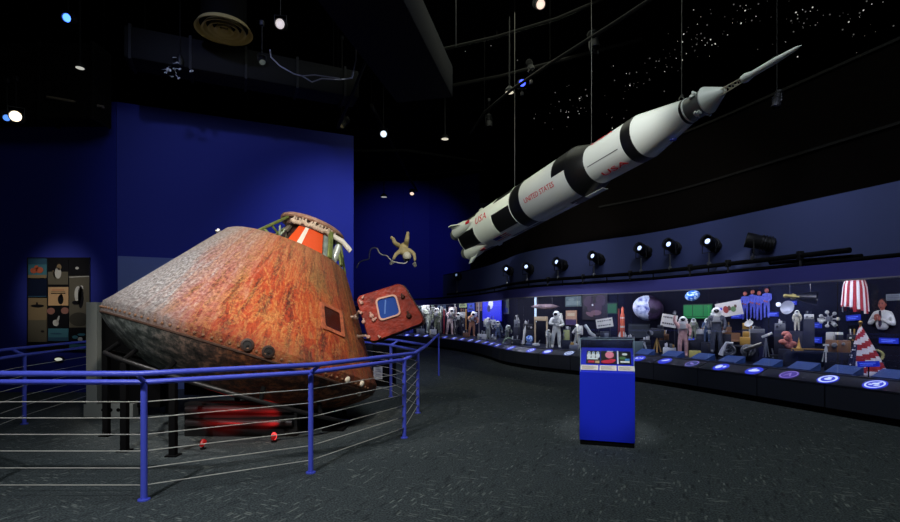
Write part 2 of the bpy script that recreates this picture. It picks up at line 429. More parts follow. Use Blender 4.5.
# ------------------------------------------------------------------ display case
case = thing('display_case', 'long curved glass-fronted display case running along the right-hand wall under the blue overhang', 'display case', (5.0, 11.1, 0))
K = inv(case)
SHELFBLK = mat('case_black_laminate', (44, 47, 58), 0.35, bump=0.03, bscale=200)
b = MB(K); bar(b, [(0.07, 0), (0.07, 0.11), (0.6, 0.11), (0.6, 0)]); b.build('toe_kick', BLACK, case, 30)
b = MB(K); bar(b, [(0.30, 0.60), (0.30, 0.62), (1.72, 0.62), (1.72, 0.60)]); b.build('display_floor', mat('case_floor', (30, 34, 52), 0.5), case, 30)
b = MB(K); bar(b, [(1.70, 0.62), (1.70, 2.6), (1.76, 2.6), (1.76, 0.62)]); b.build('back_panel', mat('case_back_panel', (20, 21, 36), 0.8, spec=0.1), case, 30)
b = MB(K); bar(b, [(0.32, 2.5), (0.32, 2.54), (1.7, 2.54), (1.7, 2.5)]); b.build('canopy', BLACK, case, 30)
b = MB(K); bar(b, [(0.2, 2.19), (0.2, 2.46), (0.62, 2.46), (0.62, 2.42), (0.30, 2.42), (0.30, 2.19)]); b.build('overhang', mat('overhang_blue_paint', (70, 70, 150), 0.6), case, 30)
b = MB(K); bar(b, [(0.19, 2.17), (0.19, 2.19), (0.34, 2.19), (0.34, 2.17)]); b.build('edge_trim', mat('pale_trim', (170, 165, 175), 0.4, 0.4), case, 30)
b = MB(K); bar(b, [(0.29, 0.615), (0.29, 0.645), (0.33, 0.645), (0.33, 0.615)]); b.build('glazing_channel', mat('channel', (110, 110, 118), 0.35, 0.7), case, 30)
# front and ledge boards, one pane per bay
cum = [0]
for i in range(1, len(CURVE)): cum.append(cum[-1] + (CURVE[i] - CURVE[i-1]).length)
bays = []; last = 0
for i in range(1, len(CURVE)):
    if cum[i] - cum[last] >= 1.15 or i == len(CURVE) - 1: bays.append((last, i)); last = i
for (i0, i1) in bays:
    for (nm, sec, m) in (('front_panel', [(0.0, 0.12), (0.0, 0.485), (0.03, 0.485), (0.03, 0.12)], SHELFBLK),
                         ('ledge_panel', [(-0.01, 0.49), (-0.01, 0.505), (0.29, 0.62), (0.29, 0.60)], SHELFBLK),
                         ('glass_pane', [(0.305, 0.63), (0.305, 2.18), (0.313, 2.18), (0.313, 0.63)], GLASS)):
        b = MB(K); R = [offs(q) for q, z in sec]; n = 4; vs = []; fs = []
        for i in range(i0, i1 + 1):
            for k in range(n):
                p = R[k][i].copy()
                if i == i0: p += (R[k][i+1] - p).normalized() * 0.012
                if i == i1: p += (R[k][i-1] - p).normalized() * 0.012
                vs.append((p.x, p.y, sec[k][1]))
        for j in range(i1 - i0): fs += [(j*n+k, j*n+(k+1) % n, (j+1)*n+(k+1) % n, (j+1)*n+k) for k in range(n)]
        fs += [tuple(range(n)), tuple((i1-i0)*n + k for k in range(n))]
        b.add(vs, fs); b.build(nm, m, case, 30)
# glowing round emblems set in the ledge
def glow(name, c, s): return mat(name, (20, 20, 30), 0.5, emit=c, es=s)
EMW = glow('emblem_white', (200, 215, 255), 1.0); EMB = glow('emblem_blue', (52, 66, 235), 0.75); EMP = glow('emblem_violet', (90, 70, 190), 0.5); EMD = glow('emblem_dim', (60, 90, 170), 0.4)
EMK = mat('emblem_dark', (14, 16, 40), 0.5)
def ledge_frame(px, q=0.14):
    p, t = hit(px, q); n = Vector((-t.y, t.x))             # t: to the right as seen from the hall, n: to the back
    z = 0.5 + (q + 0.01) * 0.115 / 0.3 + 0.004
    up = Vector((n.x * 0.3, n.y * 0.3, 0.115)).normalized(); x = Vector((t.x, t.y, 0))
    return frame((p.x, p.y, z), x, up, x.cross(up))
disc_px = [407, 417, 426, 436, 445, 454, 462, 470.5, 478, 485.5, 491.5, 497.5, 511, 531, 547.5, 569, 604, 639, 665, 692, 721, 754, 789, 828, 875]
for k, px in enumerate(disc_px):
    M = K @ ledge_frame(px); big = px > 560
    rr = 0.155 if px > 500 else 0.14
    base = EMP if px in (789,) else (EMD if px in (692, 569) else EMB)
    b = MB(M); b.lathe([(rr, 0), (rr, 0.008)], 28); o = b.build('emblem_disc', base, case)
    b = MB(M); z = 0.0095
    def blob(x, y, rx, ry, a=0): b.add(*(lambda P: (P, [tuple(range(len(P)))]))([(x + rx*cos(t)*cos(a) - ry*sin(t)*sin(a), y + rx*cos(t)*sin(a) + ry*sin(t)*cos(a), z) for t in [2*PI*i/14 for i in range(14)]]))
    def ring(r0, r1, m=28):
        vs = [(r*cos(2*PI*i/m), r*sin(2*PI*i/m), z) for r in (r0, r1) for i in range(m)]
        b.add(vs, [(i, (i+1) % m, m + (i+1) % m, m + i) for i in range(m)])
    kind = k % 5
    if px == 789:
        ring(0.125, 0.145); b.add([(-0.07, -0.06, z), (0, 0.08, z), (0.02, 0.05, z), (-0.05, -0.07, z)], [(0, 1, 2, 3)]); b.add([(0.07, -0.06, z), (0, 0.08, z), (-0.02, 0.05, z), (0.05, -0.07, z)], [(0, 1, 2, 3)])
    elif px == 875:
        ring(0.105, 0.13); blob(0.0, 0.02, 0.05, 0.03); blob(-0.05, -0.02, 0.03, 0.022); blob(0.04, -0.03, 0.04, 0.02, 0.5); blob(0.03, 0.06, 0.03, 0.015, 0.7)
    elif px == 828:
        ring(0.10, 0.135); blob(0, 0, 0.055, 0.045); blob(0, 0.06, 0.04, 0.018)
    elif px == 754: blob(0, 0.0, 0.105, 0.05, 0.25); blob(-0.03, 0.06, 0.05, 0.02, 0.6)
    elif px == 721: blob(-0.045, 0, 0.07, 0.085); blob(0.07, 0.02, 0.03, 0.045)
    elif px == 692: ring(0.12, 0.14); blob(0, 0, 0.08, 0.03, -0.5)
    elif px == 639: ring(0.035, 0.05); blob(-0.07, 0, 0.02, 0.05); blob(0.085, 0.02, 0.02, 0.04)
    elif px == 665: blob(0.0, 0.02, 0.1, 0.03, 0.5); blob(0.05, 0.05, 0.03, 0.03)
    elif px == 569: ring(0.10, 0.13); blob(0, 0, 0.09, 0.04, 0.3)
    elif px == 547.5: blob(0, 0, 0.12, 0.09)
    elif kind < 2: blob(0, 0, 0.09, 0.07)
    elif kind < 4: ring(0.07, 0.1); blob(0, 0, 0.04, 0.03)
    else: blob(0.02, 0, 0.07, 0.05, 0.4)
    b.build('emblem', EMW if px not in (789, 692) else glow('emblem_lilac', (150, 130, 220), 0.7), o, 0)
# ------------------------------------------------------------------ the space capsule
CA = Vector((0.28100171, 0.20777245, 0.93694645)); CU = Vector((0.95784942, 0, -0.28727077)); CV = Vector((-0.05968695, 0.97817719, -0.19901472))
CC = Vector((-3.052, 7.453, 0.875))
CM = frame(CC, CU, CV, CA)
cap = thing('space_capsule', 'scorched orange conical space capsule tilted on its cradle inside the blue railing', 'space capsule', CC)
cap.rotation_mode = 'QUATERNION'; cap.rotation_quaternion = CM.to_quaternion()
HT = math.tan(rad(33))
def hull_r(z): return 1.956 - (z - 0.25) * HT
def hp(ph, z, lift=0.0):
    """frame on the hull: x along the circumference, y up the cone, z outwards"""
    ph = rad(ph); r = hull_r(z) if z > 0.25 else (1.956 if z > 0.19 else (1.95 if z > 0.15 else 1.90)) 
    o = Vector((cos(ph), sin(ph), 0)); x = Vector((-sin(ph), cos(ph), 0)); sl = rad(33) if z > 0.22 else 0
    nrm = o * cos(sl) + Vector((0, 0, 1)) * sin(sl); y = nrm.cross(x)
    return frame(o * (r + lift * cos(sl)) + Vector((0, 0, z + lift * sin(sl))), x, y, nrm)
b = MB(); prof = [(1.932, 0.112), (1.948, 0.16), (1.956, 0.22), (1.956, 0.26)] + [(hull_r(z), z) for z in [0.26 + 0.1 * i for i in range(1, 15)]] + [(0.985, 1.735), (0.955, 1.785), (0.91, 1.815), (0.84, 1.825)]
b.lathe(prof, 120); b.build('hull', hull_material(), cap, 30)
b = MB(); b.lathe([(1e-4, -0.50), (0.6, -0.46), (1.2, -0.35), (1.5, -0.22), (1.68, -0.11), (1.80, -0.025), (1.885, 0.05), (1.932, 0.11)], 120); b.build('heat_shield', rim_material(), cap, 30)
b = MB(); b.lathe([(1.925, 0.10), (1.944, 0.106), (1.948, 0.124), (1.935, 0.132)], 120, close=False); b.build('rim_seam', mat('scorched_seam', (70, 48, 36), 0.6, bump=0.4, bscale=30), cap)
bolt = MB(); bolt.lathe([(0.017, 0), (0.017, 0.012), (0.009, 0.02)], 8); bm_ = bolt.mesh('bolt', mat('bolt_bronze', (120, 84, 58), 0.55, 0.1))
for i in range(46):
    o = put('bolt', bm_, cap); o.matrix_basis = hp(216 + i * 2.9, 0.175, -0.004)
b = MB(); M = hp(322, 0.89); b.M = M
outer = rbox_poly(0.40, 0.42, 0.03); inner = rbox_poly(0.30, 0.32, 0.03); n = len(outer)
vs = [(x, y, h) for P, h in ((outer, -0.03), (outer, 0.02), (inner, 0.02), (inner, -0.02)) for x, y in P]
b.add(vs, [(k*n+i, k*n+(i+1) % n, (k+1)*n+(i+1) % n, (k+1)*n+i) for k in range(3) for i in range(n)])
wf = b.build('window_frame', mat('window_frame_rust', (168, 92, 62), 0.5, var=0.4, vscale=20, bump=0.3), cap, label='square frame around the small recessed window')
b = MB(M); b.prism(inner, -0.02, 0.010); b.build('window_pane', mat('window_dark', (54, 16, 10), 0.25), wf, 0)
for ph, z in ((288, 0.215), (295, 0.212)):
    b = MB(hp(ph, z)); b.lathe([(0.045, 0.0), (0.05, 0.018), (0.072, 0.014), (0.076, -0.02)], 20, close=False)
    o = b.build('thruster_port', mat('port_ring', (56, 40, 34), 0.5, 0.3), cap)
    b = MB(hp(ph, z)); b.lathe([(0.046, 0.004), (0.046, 0.007)], 16); b.lathe([(0.014, 0.0), (0.012, 0.03)], 10); b.build('bore', mat('port_bore', (16, 12, 11), 0.6), o)
for ph, z, r in ((329, 0.19, 0.042), (339, 0.20, 0.045), (343, 0.06, 0.028)):
    b = MB(hp(ph, z)); b.lathe([(r, -0.01), (r, 0.015), (r * 0.6, 0.028), (1e-4, 0.03)], 14); b.build('umbilical_stud', mat('stud_cream', (226, 214, 190), 0.4), cap)
# forward compartment
TX = Matrix.Translation((0.23, 0, 1.83)) @ Matrix.Diagonal((1.04, 1.04, 1.36, 1)) @ Matrix.Translation((0, 0, -2.04))
OLIVE = mat('olive_primer', (112, 124, 62), 0.5, 0.1, var=0.35, vscale=14)
b = MB(); b.lathe([(0.85, 1.818), (0.70, 1.835), (1e-4, 1.835)], 60); b.build('deck', mat('deck_brown', (60, 50, 38), 0.7, var=0.4), cap)
b = MB(TX); b.lathe([(0.38, 2.04), (0.38, 2.40), (0.33, 2.40), (0.33, 2.10), (1e-4, 2.10)], 40, close=False); b.build('tunnel', mat('tunnel_brown', (58, 30, 22), 0.7, var=0.4), cap)
b = MB(TX); b.lathe([(0.40, 2.375), (0.475, 2.375), (0.49, 2.39), (0.487, 2.415), (0.46, 2.43), (0.40, 2.425), (0.40, 2.375)], 60, close=False)
b.build('docking_ring', mat('ring_tan', (168, 128, 106), 0.5, 0.1, var=0.35, vscale=10), cap)
for ph in (196, 232, 322, 343, 20, 70, 120, 160):
    c_, s_ = cos(rad(ph)), sin(rad(ph)); b = MB(TX)
    q0 = Vector((c_ * 0.77 - 0.08, s_ * 0.77, 2.03)); q1 = Vector((c_ * 0.455, s_ * 0.455, 2.37)); tx = Vector((-s_, c_, 0))
    z_ = (q1 - q0).normalized(); y_ = z_.cross(tx)
    fr = frame((q0 + q1) / 2, tx, y_, z_); b.box((0, 0, 0), (0.075 if ph in (322, 343) else 0.05, 0.03, (q1 - q0).length), fr, 0.006)
    b.tube([(c_ * 0.37, s_ * 0.37, 2.10), q0 + (q1 - q0) * 0.5], 0.014, 6); b.tube([(c_ * 0.37, s_ * 0.37, 2.06), (c_ * 0.37, s_ * 0.37, 2.36)], 0.012, 6)
    b.build('gusset', OLIVE, cap)
def patch(mb, p0, p1, r0, r1, z0, z1, th=0.02, n=14):
    vs = []; fs = []
    for i in range(n + 1):
        a = rad(p0 + (p1 - p0) * i / n)
        for (r, z) in ((r0, z0), (r1, z1), (r1 - th, z1), (r0 - th, z0)): vs.append((r * cos(a), r * sin(a), z))
    for i in range(n): fs += [(4*i+k, 4*i+(k+1) % 4, 4*(i+1)+(k+1) % 4, 4*(i+1)+k) for k in range(4)]
    fs += [(0, 1, 2, 3), tuple(4*n+k for k in range(4))]
    return mb.add(vs, fs)
b = MB(TX); patch(b, 264, 309, 0.66, 0.44, 2.04, 2.31, 0.05)
bag = b.build('recovery_bag', mat('bag_orange', (224, 78, 20), 0.5, bump=0.3, bscale=25), cap, label='bright orange bag with a white stripe')
b = MB(TX); patch(b, 276, 282, 0.666, 0.446, 2.04, 2.31, 0.03, 3); b.build('stripe', mat('stripe_white', (232, 222, 206), 0.5), bag)
b = MB(TX); patch(b, 311, 330, 0.66, 0.455, 2.04, 2.30, 0.03); b.build('silver_panel', mat('silver_sheet', (176, 190, 186), 0.35, 0.5, var=0.3, vscale=12), cap, label='silvery grey panel beside the orange bag')
b = MB(TX); patch(b, 236, 244, 0.48, 0.42, 2.2, 2.30, 0.04, 4); b.build('equipment_box', mat('box_grey', (120, 110, 96), 0.5), cap)
lump = MB(); lump.lathe([(0.02, 0), (0.026, 0.018), (0.012, 0.03)], 8); lump.box((0.0, 0.03, 0.01), (0.016, 0.06, 0.018)); lm = lump.mesh('clip', mat('clip_pale', (206, 184, 160), 0.45, 0.1))
b = MB(TX); patch(b, 238, 338, 0.47, 0.455, 2.29, 2.36, 0.04, 30); b.build('clip_band', mat('clip_band_brown', (74, 40, 28), 0.6, var=0.5, vscale=30), cap)
for i in range(22):
    ph = rad(248 + i * 4.0 + random.uniform(-0.6, 0.6)); o = put('clip', lm, cap)
    n_ = Vector((cos(ph), sin(ph), 0)); x_ = Vector((-sin(ph), cos(ph), 0)); q = random.uniform(-0.6, 0.6)
    x2 = x_ * cos(q) + Vector((0, 0, 1)) * sin(q)
    o.matrix_basis = TX @ frame((0.462 * cos(ph), 0.462 * sin(ph), 2.325 + random.uniform(-0.012, 0.012)), x2, n_.cross(x2), n_)
b = MB(TX); b.tube([(0.40, -0.25, 2.33), (0.56, -0.26, 2.30), (0.72, -0.24, 2.22)], 0.03, 10); b.build('recovery_arm', mat('arm_white', (206, 200, 186), 0.4), cap, label='pale arm jutting from the top of the capsule')
b = MB(TX); b.lathe([(0.05, 0), (0.055, 0.22), (0.03, 0.26)], 14, Matrix.Translation((0.52, -0.22, 2.0))); b.build('gas_bottle', mat('bottle_pale', (206, 214, 206), 0.3, 0.4), cap)
b = MB(TX); b.tube([(-0.33, -0.30, 2.06), (-0.28, -0.42, 2.14), (-0.34, -0.36, 2.24)], 0.015); b.tube([(-0.30, -0.44, 2.05), (-0.22, -0.44, 2.2)], 0.012); b.build('pipework', mat('pipe_pale_green', (150, 164, 138), 0.4, 0.3), cap)
b = MB(hp(205, 1.72)); b.box((0, 0, 0.03), (0.05, 0.06, 0.06), None, 0.008); b.build('antenna_mount', STEEL, cap)
# hatch, swung open on its hinge
def round_poly(P, r, n=5):
    out = []; N = len(P)
    for i in range(N):
        p = Vector(P[i]); a = (Vector(P[i-1]) - p).normalized(); c = (Vector(P[(i+1) % N]) - p).normalized()
        s0, s1 = p + a * r, p + c * r
        for k in range(n + 1):
            t = k / n; out.append(tuple((s0 * (1-t)**2 + p * 2*t*(1-t) + s1 * t*t)))
    return out
HY = 7.1; H = at(390, 313, HY); hn = Vector((0.02, -1.0, 0.02)).normalized(); hx = Vector((1, 0.02, 0)).normalized(); hy = hn.cross(hx)
HM = CM.inverted() @ frame(H, hx, hy, hn)
def hq(px, py): return ((px - 390) * HY / F, (313 - py) * HY / F)
hpoly = round_poly([hq(355.5, 297), hq(402, 282.5), hq(426, 322), hq(370, 343.5)], 0.10)
RUST = mat('hatch_rust', (136, 48, 34), 0.36, var=0.45, vscale=7, bump=0.35, bscale=24)
b = MB(HM); big = [(x * 1.03 + 0.012, y * 1.03 - 0.014) for x, y in hpoly]; b.prism(big, -0.09, -0.035)
gk = b.prism([(x * 0.9, y * 0.9) for x, y in hpoly], -0.11, -0.09)
hatch = b.build('hatch', mat('hatch_edge', (40, 26, 20), 0.5, bump=0.4), cap, label='open rust-red hatch door hanging to the right of the capsule')
b = MB(HM); n = len(hpoly); sml = [(x * 0.965, y * 0.965) for x, y in hpoly]
b.add([(x, y, -0.035) for x, y in hpoly] + [(x, y, 0.0) for x, y in hpoly] + [(x, y, 0.022) for x, y in sml], [(k*n+i, k*n+(i+1) % n, (k+1)*n+(i+1) % n, (k+1)*n+i) for k in range(2) for i in range(n)] + [tuple(range(2*n, 3*n))])
b.build('hatch_face', RUST, hatch)
wpoly = round_poly([hq(377, 300), hq(395, 295.5), hq(400, 313.5), hq(381, 319.5)], 0.06); wc = [sum(p[k] for p in wpoly) / len(wpoly) for k in (0, 1)]
b = MB(HM); n = len(wpoly); o_ = [((x - wc[0]) * 1.16 + wc[0], (y - wc[1]) * 1.16 + wc[1]) for x, y in wpoly]
b.add([(x, y, 0.015) for x, y in o_] + [(x, y, 0.045) for x, y in o_] + [(x, y, 0.045) for x, y in wpoly] + [(x, y, 0.02) for x, y in wpoly], [(k*n+i, k*n+(i+1) % n, (k+1)*n+(i+1) % n, (k+1)*n+i) for k in range(3) for i in range(n)])
b.build('window_frame', mat('hatch_window_frame', (206, 160, 140), 0.4), hatch, label='pale frame of the hatch window')
b = MB(HM); b.prism(wpoly, 0.018, 0.028); b.mat(1).box((wc[0] - 0.045, wc[1], 0.029), (0.02, 0.2, 0.002), Matrix.Rotation(-0.05, 4, 'Z'))
b.build('window_pane', [mat('hatch_window_blue', (46, 76, 150), 0.12, spec=0.8), mat('hatch_window_streak', (92, 124, 190), 0.15)], hatch, label='blue window pane of the hatch')
for px, py, r in ((362, 303, .03), (361.5, 313, .025), (364, 322, .03), (372, 316, .034), (374, 320, .03), (403, 297, .03), (409, 316, .04), (369, 337, .03), (380, 337, .02), (363, 298, .02)):
    b = MB(HM @ Matrix.Translation((*hq(px, py), 0.02))); b.lathe([(r, 0), (r, 0.02), (r * 0.5, 0.04)], 10); b.box((0, r, 0.018), (r * 0.7, r * 1.6, 0.026), Matrix.Rotation(random.uniform(-1, 1), 4, 'Z'))
    b.build('latch', mat('latch_dark', (70, 40, 30), 0.4, 0.4) if px > 400 else mat('latch_pale', (196, 156, 140), 0.4, 0.3), hatch)
for (p, q) in (((350.5, 317), (361, 309)), ((357, 337), (370, 336))):
    s0 = Vector((-1.36, 7.24, zof(p[1], 7.24))); s1 = H + hx * hq(*q)[0] + hy * hq(*q)[1] - hn * 0.05
    b = MB(CM.inverted()); b.tube([s0 - Vector((0.12, 0, 0)), s0, (s0 + s1) / 2 + Vector((0, -0.03, 0.01)), s1], 0.022, 8); b.ell(s0, (0.045, 0.045, 0.045)); b.build('hinge_arm', mat('hinge_steel', (150, 130, 116), 0.4, 0.5), hatch)

# ------------------------------------------------------------------ the cradle under the capsule
crd = thing('capsule_cradle', 'grey tubular steel cradle carrying the tilted capsule on legs', 'cradle', (CC.x, CC.y, 0)); K = inv(crd)
b = MB(K); ringpts = [CC - CA * 0.36 + (CU * cos(t) + CV * sin(t)) * 1.70 for t in [2*PI*i/72 for i in range(72)]]
b.tube(ringpts, 0.028, 10, closed=True); b.build('ring_tube', mat('cradle_grey', (44, 43, 43), 0.4, 0.4), crd)
ring2 = [CC - CA * 0.34 + (CU * cos(t) + CV * sin(t)) * 1.45 for t in [2*PI*i/60 for i in range(60)]]
for ang in (205, 241, 266, 110, 150):
    t = rad(ang); p = CC - CA * 0.36 + (CU * cos(t) + CV * sin(t)) * 1.70; b = MB(K)
    b.box((p.x, p.y, p.z / 2 - 0.01), (0.07, 0.07, p.z - 0.03)); b.box((p.x, p.y, 0.008), (0.13, 0.13, 0.016)); b.build('leg', BLACK, crd)
for ang in (215, 240, 262, 300, 330, 0, 40, 90, 140):
    t = rad(ang); e = CU * cos(t) + CV * sin(t); b = MB(K)
    b.tube([CC - CA * 0.36 + e * 1.70, CC - CA * 0.20 + e * 1.60], 0.03, 8); b.build('pad', BLACK, crd)
t = 0
b = MB(K)
p = CC - CA * 0.36 + CU * 1.70; b.box((p.x - 0.1, p.y, p.z / 2 - 0.02), (0.3, 0.9, max(0.06, p.z - 0.06))); b.build('foot_block', BLACK, crd)
# grey side support
sup = thing('support_stand', 'grey upright support with a black panel under the raised left side of the capsule', 'support', (-5.35, 8.2, 0)); K = inv(sup)
SGREY = mat('support_grey', (150, 154, 148), 0.6)
b = MB(K); b.box((-5.70, 8.2, 0.92), (0.17, 0.5, 1.80)); b.build('upright', SGREY, sup, 0)
b = MB(K); b.box((-5.13, 8.24, 0.96), (0.94, 0.4, 1.66)); b.build('black_panel', BLACK, sup, 0)
b = MB(K); b.box((-5.42, 8.0, 0.1), (0.78, 0.14, 0.2)); kp = b.build('kick_plate', SGREY, sup, 0)
for x in (-5.5, -5.38, -5.26):
    b = MB(K); b.lathe([(0.03, 0), (0.03, 0.006)], 12, aim((x, 7.93, 0.11), (0, -1, 0))); b.build('vent_hole', BLACK, kp)
t = thing('added_dark_sheet', 'added low black sheet standing in for the darkness behind the capsule', 'screen', (-3.6, 9.9, 0))  # black sheet added to stand in for the dark under the capsule
b = MB(); b.box((0, 0, 0.68), (3.3, 0.06, 1.28), None, 0.01); b.build('panel', BLACK, t)
for x in (-1.3, 1.3): b = MB(); b.box((x, 0, 0.02), (0.08, 0.5, 0.04)); b.box((x, 0.0, 0.06), (0.06, 0.08, 0.08)); b.build('foot', DARK, t)
# black stepped bench catching the red glow
gb = thing('glow_bench', 'low black stepped bench beneath the capsule glowing red', 'bench', (-2.7, 6.5, 0)); K = inv(gb)
GLOSSB = mat('glossy_black', (44, 36, 36), 0.4, bump=0.1, bscale=60)
b = MB(K); b.box((-2.78, 6.72, 0.225), (1.5, 0.16, 0.45), None, 0.01); b.build('back_board', mat('pit_black', (6, 5, 5), 0.9), gb)
for z in (0.19, 0.37): b = MB(K); b.lathe([(0.05, -0.7), (0.05, 0.7)], 16, frame((-2.78, 6.61, z), (0, 1, 0), (0, 0, 1), (1, 0, 0))); b.build('rail', GLOSSB, gb)
redl = mat('red_lens', (200, 20, 20), 0.3, emit=(255, 70, 70), es=1.3)
for k, (x, y) in enumerate(((203, 444), (274, 437))):
    Y = EYE * F / (y + 5 - CY); X = (x - CX) / F * Y
    t = thing('floor_lamp', ['small red floor lamp under the capsule, the dimmer one nearer the grey upright', 'small red floor lamp under the capsule, the brighter one nearer the middle post'][k], 'lamp', (X, Y, 0), 0, 'red lamps under the capsule')
    b = MB(); b.lathe([(0.035, 0), (0.035, 0.012), (0.01, 0.015), (0.01, 0.05)], 12); b.build('base', BLACK, t)
    b = MB(aim((0, 0, 0.075), (0, 0.8, 0.45))); b.lathe([(0.022, -0.05), (0.034, 0.0), (0.034, 0.03)], 14); b.build('housing', mat('lamp_red_shell', (120, 12, 12), 0.4, emit=(200, 20, 20), es=0.25), t)
    b = MB(); b.ell((0, -0.0, 0.075), (0.024 + 0.012*k, 0.024, 0.03 + 0.02*k)); b.build('lens', redl, t)
    l = bpy.data.lights.new('red_lamp', 'SPOT'); l.color = (1, 0.02, 0.02); l.energy = 32; l.spot_size = rad(80); l.spot_blend = 1; l.shadow_soft_size = 0.03
    o = bpy.data.objects.new('red_lamp', l); COL.objects.link(o); o.location = (X, Y + 0.04, 0.13); o.rotation_euler = Vector((-0.02 if k == 0 else -0.22, 0.42 if k == 0 else 0.22, 0.17)).to_track_quat('-Z', 'Y').to_euler()

# ------------------------------------------------------------------ railing
rail = thing('railing', 'blue metal railing with thin steel cables curving around the capsule', 'railing', (-2.661, 4.348, 0)); K = inv(rail)
RP = [(-6.75, 9.5), (-6.3, 7.4), (-5.55, 5.1), (-4.26, 4.35), (-2.661, 4.348), (-1.42, 5.10), (-0.6, 6.56), (-0.53, 8.25), (-1.17, 9.9), (-2.1, 11.2)]
CEN = Vector((-3.5, 7.35))
RPv = [Vector(p) for p in RP]
def outn(i):
    a = RPv[max(i-1, 0)]; c = RPv[min(i+1, len(RPv)-1)]; t = (c - a).normalized(); n_ = Vector((t.y, -t.x))
    return n_ if n_.dot(RPv[i] - CEN) > 0 else -n_
b = MB(K); b.tube([(*p, 1.025) for p in RP], 0.024, 10); b.build('lower_rail', RAILBLUE, rail)
up = [RPv[i] + outn(i) * 0.15 for i in range(len(RPv))]
b = MB(K); b.tube([(p.x, p.y, 1.115) for p in up], 0.024, 10); b.build('upper_rail', RAILBLUE, rail)
b = MB(K); b.tube([(up[7].x, up[7].y, 1.115), (-0.30, 13.4, 1.115)], 0.024, 10); b.tube([(-0.30, 13.4, 1.115), (-0.30, 13.4, 0)], 0.02, 8); b.build('passage_rail', RAILBLUE, rail)
for i, p in enumerate(RP):
    if i in (0, len(RP) - 1): q = 0.022
    b = MB(K); b.tube([(*p, 0), (*p, 1.02)], 0.027, 12); b.lathe([(0.028, 0), (0.05, 0.0), (0.05, 0.012), (0.028, 0.014)], 14, Matrix.Translation((*p, 0)), close=False); b.build('post', RAILBLUE, rail)
    b = MB(K); b.tube([(*p, 1.03), (p[0] + outn(i).x * 0.07, p[1] + outn(i).y * 0.07, 1.06), (up[i].x, up[i].y, 1.105)], 0.02, 8); b.build('bracket', RAILBLUE, rail)
CABLE = mat('steel_cable', (214, 210, 198), 0.45, 0.2)
for z in (0.854, 0.713, 0.57, 0.426, 0.278, 0.13):
    b = MB(K); b.tube([(*p, z) for p in RP], 0.0042, 6); b.build('cable', CABLE, rail)
ten = MB(); ten.tube([(0, 0, 0), (0.03, 0, 0), (0.12, 0, 0)], [0.013, 0.013, 0.007], 8); tm = ten.mesh('tensioner', STEEL)
for i in (6, 7):
    for j in (i - 1, i + 1):
        d = (RPv[j] - RPv[i]).normalized()
        for z in (0.854, 0.713, 0.57, 0.426, 0.278, 0.13):
            o = put('tensioner', tm, rail); o.matrix_basis = K @ frame((RP[i][0] + d.x * 0.028, RP[i][1] + d.y * 0.028, z), (d.x, d.y, 0), (-d.y, d.x, 0), (0, 0, 1))

# ------------------------------------------------------------------ kiosk
kz = math.atan2(-0.30, 0.954)
ki = thing('information_kiosk', 'bright blue pedestal with a sloping picture panel under a clear hood on the carpet', 'kiosk', (1.92, 6.12, 0), kz)
KBLUE = mat('kiosk_blue', (24, 40, 190), 0.38, spec=0.3)
w_, dp = 0.645, 0.50
b = MB(); b.prism([(0.0, 0.065), (dp, 0.065), (dp, 1.18), (0.0, 0.905)], -w_/2, w_/2, frame((0, 0, 0), (0, 1, 0), (0, 0, 1), (1, 0, 0))); b.build('body', KBLUE, ki, 20)
b = MB(); b.box((0.0, dp/2 + 0.01, 0.0325), (w_ - 0.01, dp - 0.03, 0.065)); b.build('plinth', BLACK, ki, 0)
sl = Vector((0, dp, 0.275)).normalized(); KS = frame((0, 0, 0.905), (1, 0, 0), sl, Vector((1, 0, 0)).cross(sl)) @ Matrix.Diagonal((1.08, 1.1, 1, 1)); SLL = math.hypot(dp, 0.275)
def flat(mb, x0, y0, x1, y1, z=0.0, mi=0): mb.mat(mi).box(((x0+x1)/2, (y0+y1)/2, z), (x1-x0, y1-y0, 0.004))
PW, PCY, PCR, PBK = mat('print_white', (226, 230, 226), 0.4), mat('print_cyan', (70, 140, 200), 0.4), mat('print_crimson', (196, 34, 62), 0.4), mat('print_black', (12, 12, 18), 0.35)
PGR, PPK, PTAN, PNV = mat('print_green', (80, 120, 70), 0.4), mat('print_pink', (232, 130, 150), 0.4), mat('print_tan', (196, 162, 116), 0.4), mat('print_navy', (24, 34, 90), 0.4)
def ell_flat(mb, x, y, rx, ry, z, mi, a=0): mb.mat(mi).lathe([(1, 0), (1, 0.004)], 18, Matrix.Translation((x, y, z)) @ Matrix.Rotation(a, 4, 'Z') @ Matrix.Diagonal((rx, ry, 1, 1)))
b = MB(KS); flat(b, -0.235, 0.17, -0.075, 0.44, 0.004)
for i, x in enumerate((-0.205, -0.155, -0.105)):
    ell_flat(b, x, 0.33, 0.024, 0.05, 0.007, 1); ell_flat(b, x, 0.39, 0.016, 0.025, 0.008, 1); ell_flat(b, x, 0.388, 0.010, 0.014, 0.010, 3)
flat(b, -0.225, 0.255, -0.10, 0.285, 0.008, 1); flat(b, -0.21, 0.185, -0.14, 0.225, 0.007, 2); flat(b, -0.13, 0.18, -0.085, 0.225, 0.007, 4)
b.build('picture', [PBK, PW, PCR, PCY, PTAN], ki, 0, 'dark picture of three white-suited figures')
b = MB(KS); flat(b, -0.07, 0.17, 0.11, 0.44, 0.004); ell_flat(b, 0.03, 0.35, 0.05, 0.07, 0.007, 1); ell_flat(b, 0.01, 0.21, 0.075, 0.035, 0.007, 2, 0.1); ell_flat(b, 0.06, 0.24, 0.04, 0.025, 0.008, 2); flat(b, 0.0, 0.425, 0.07, 0.436, 0.007, 3)
b.build('picture', [PBK, PPK, PCR, PW], ki, 0, 'black picture with a pink globe over red')
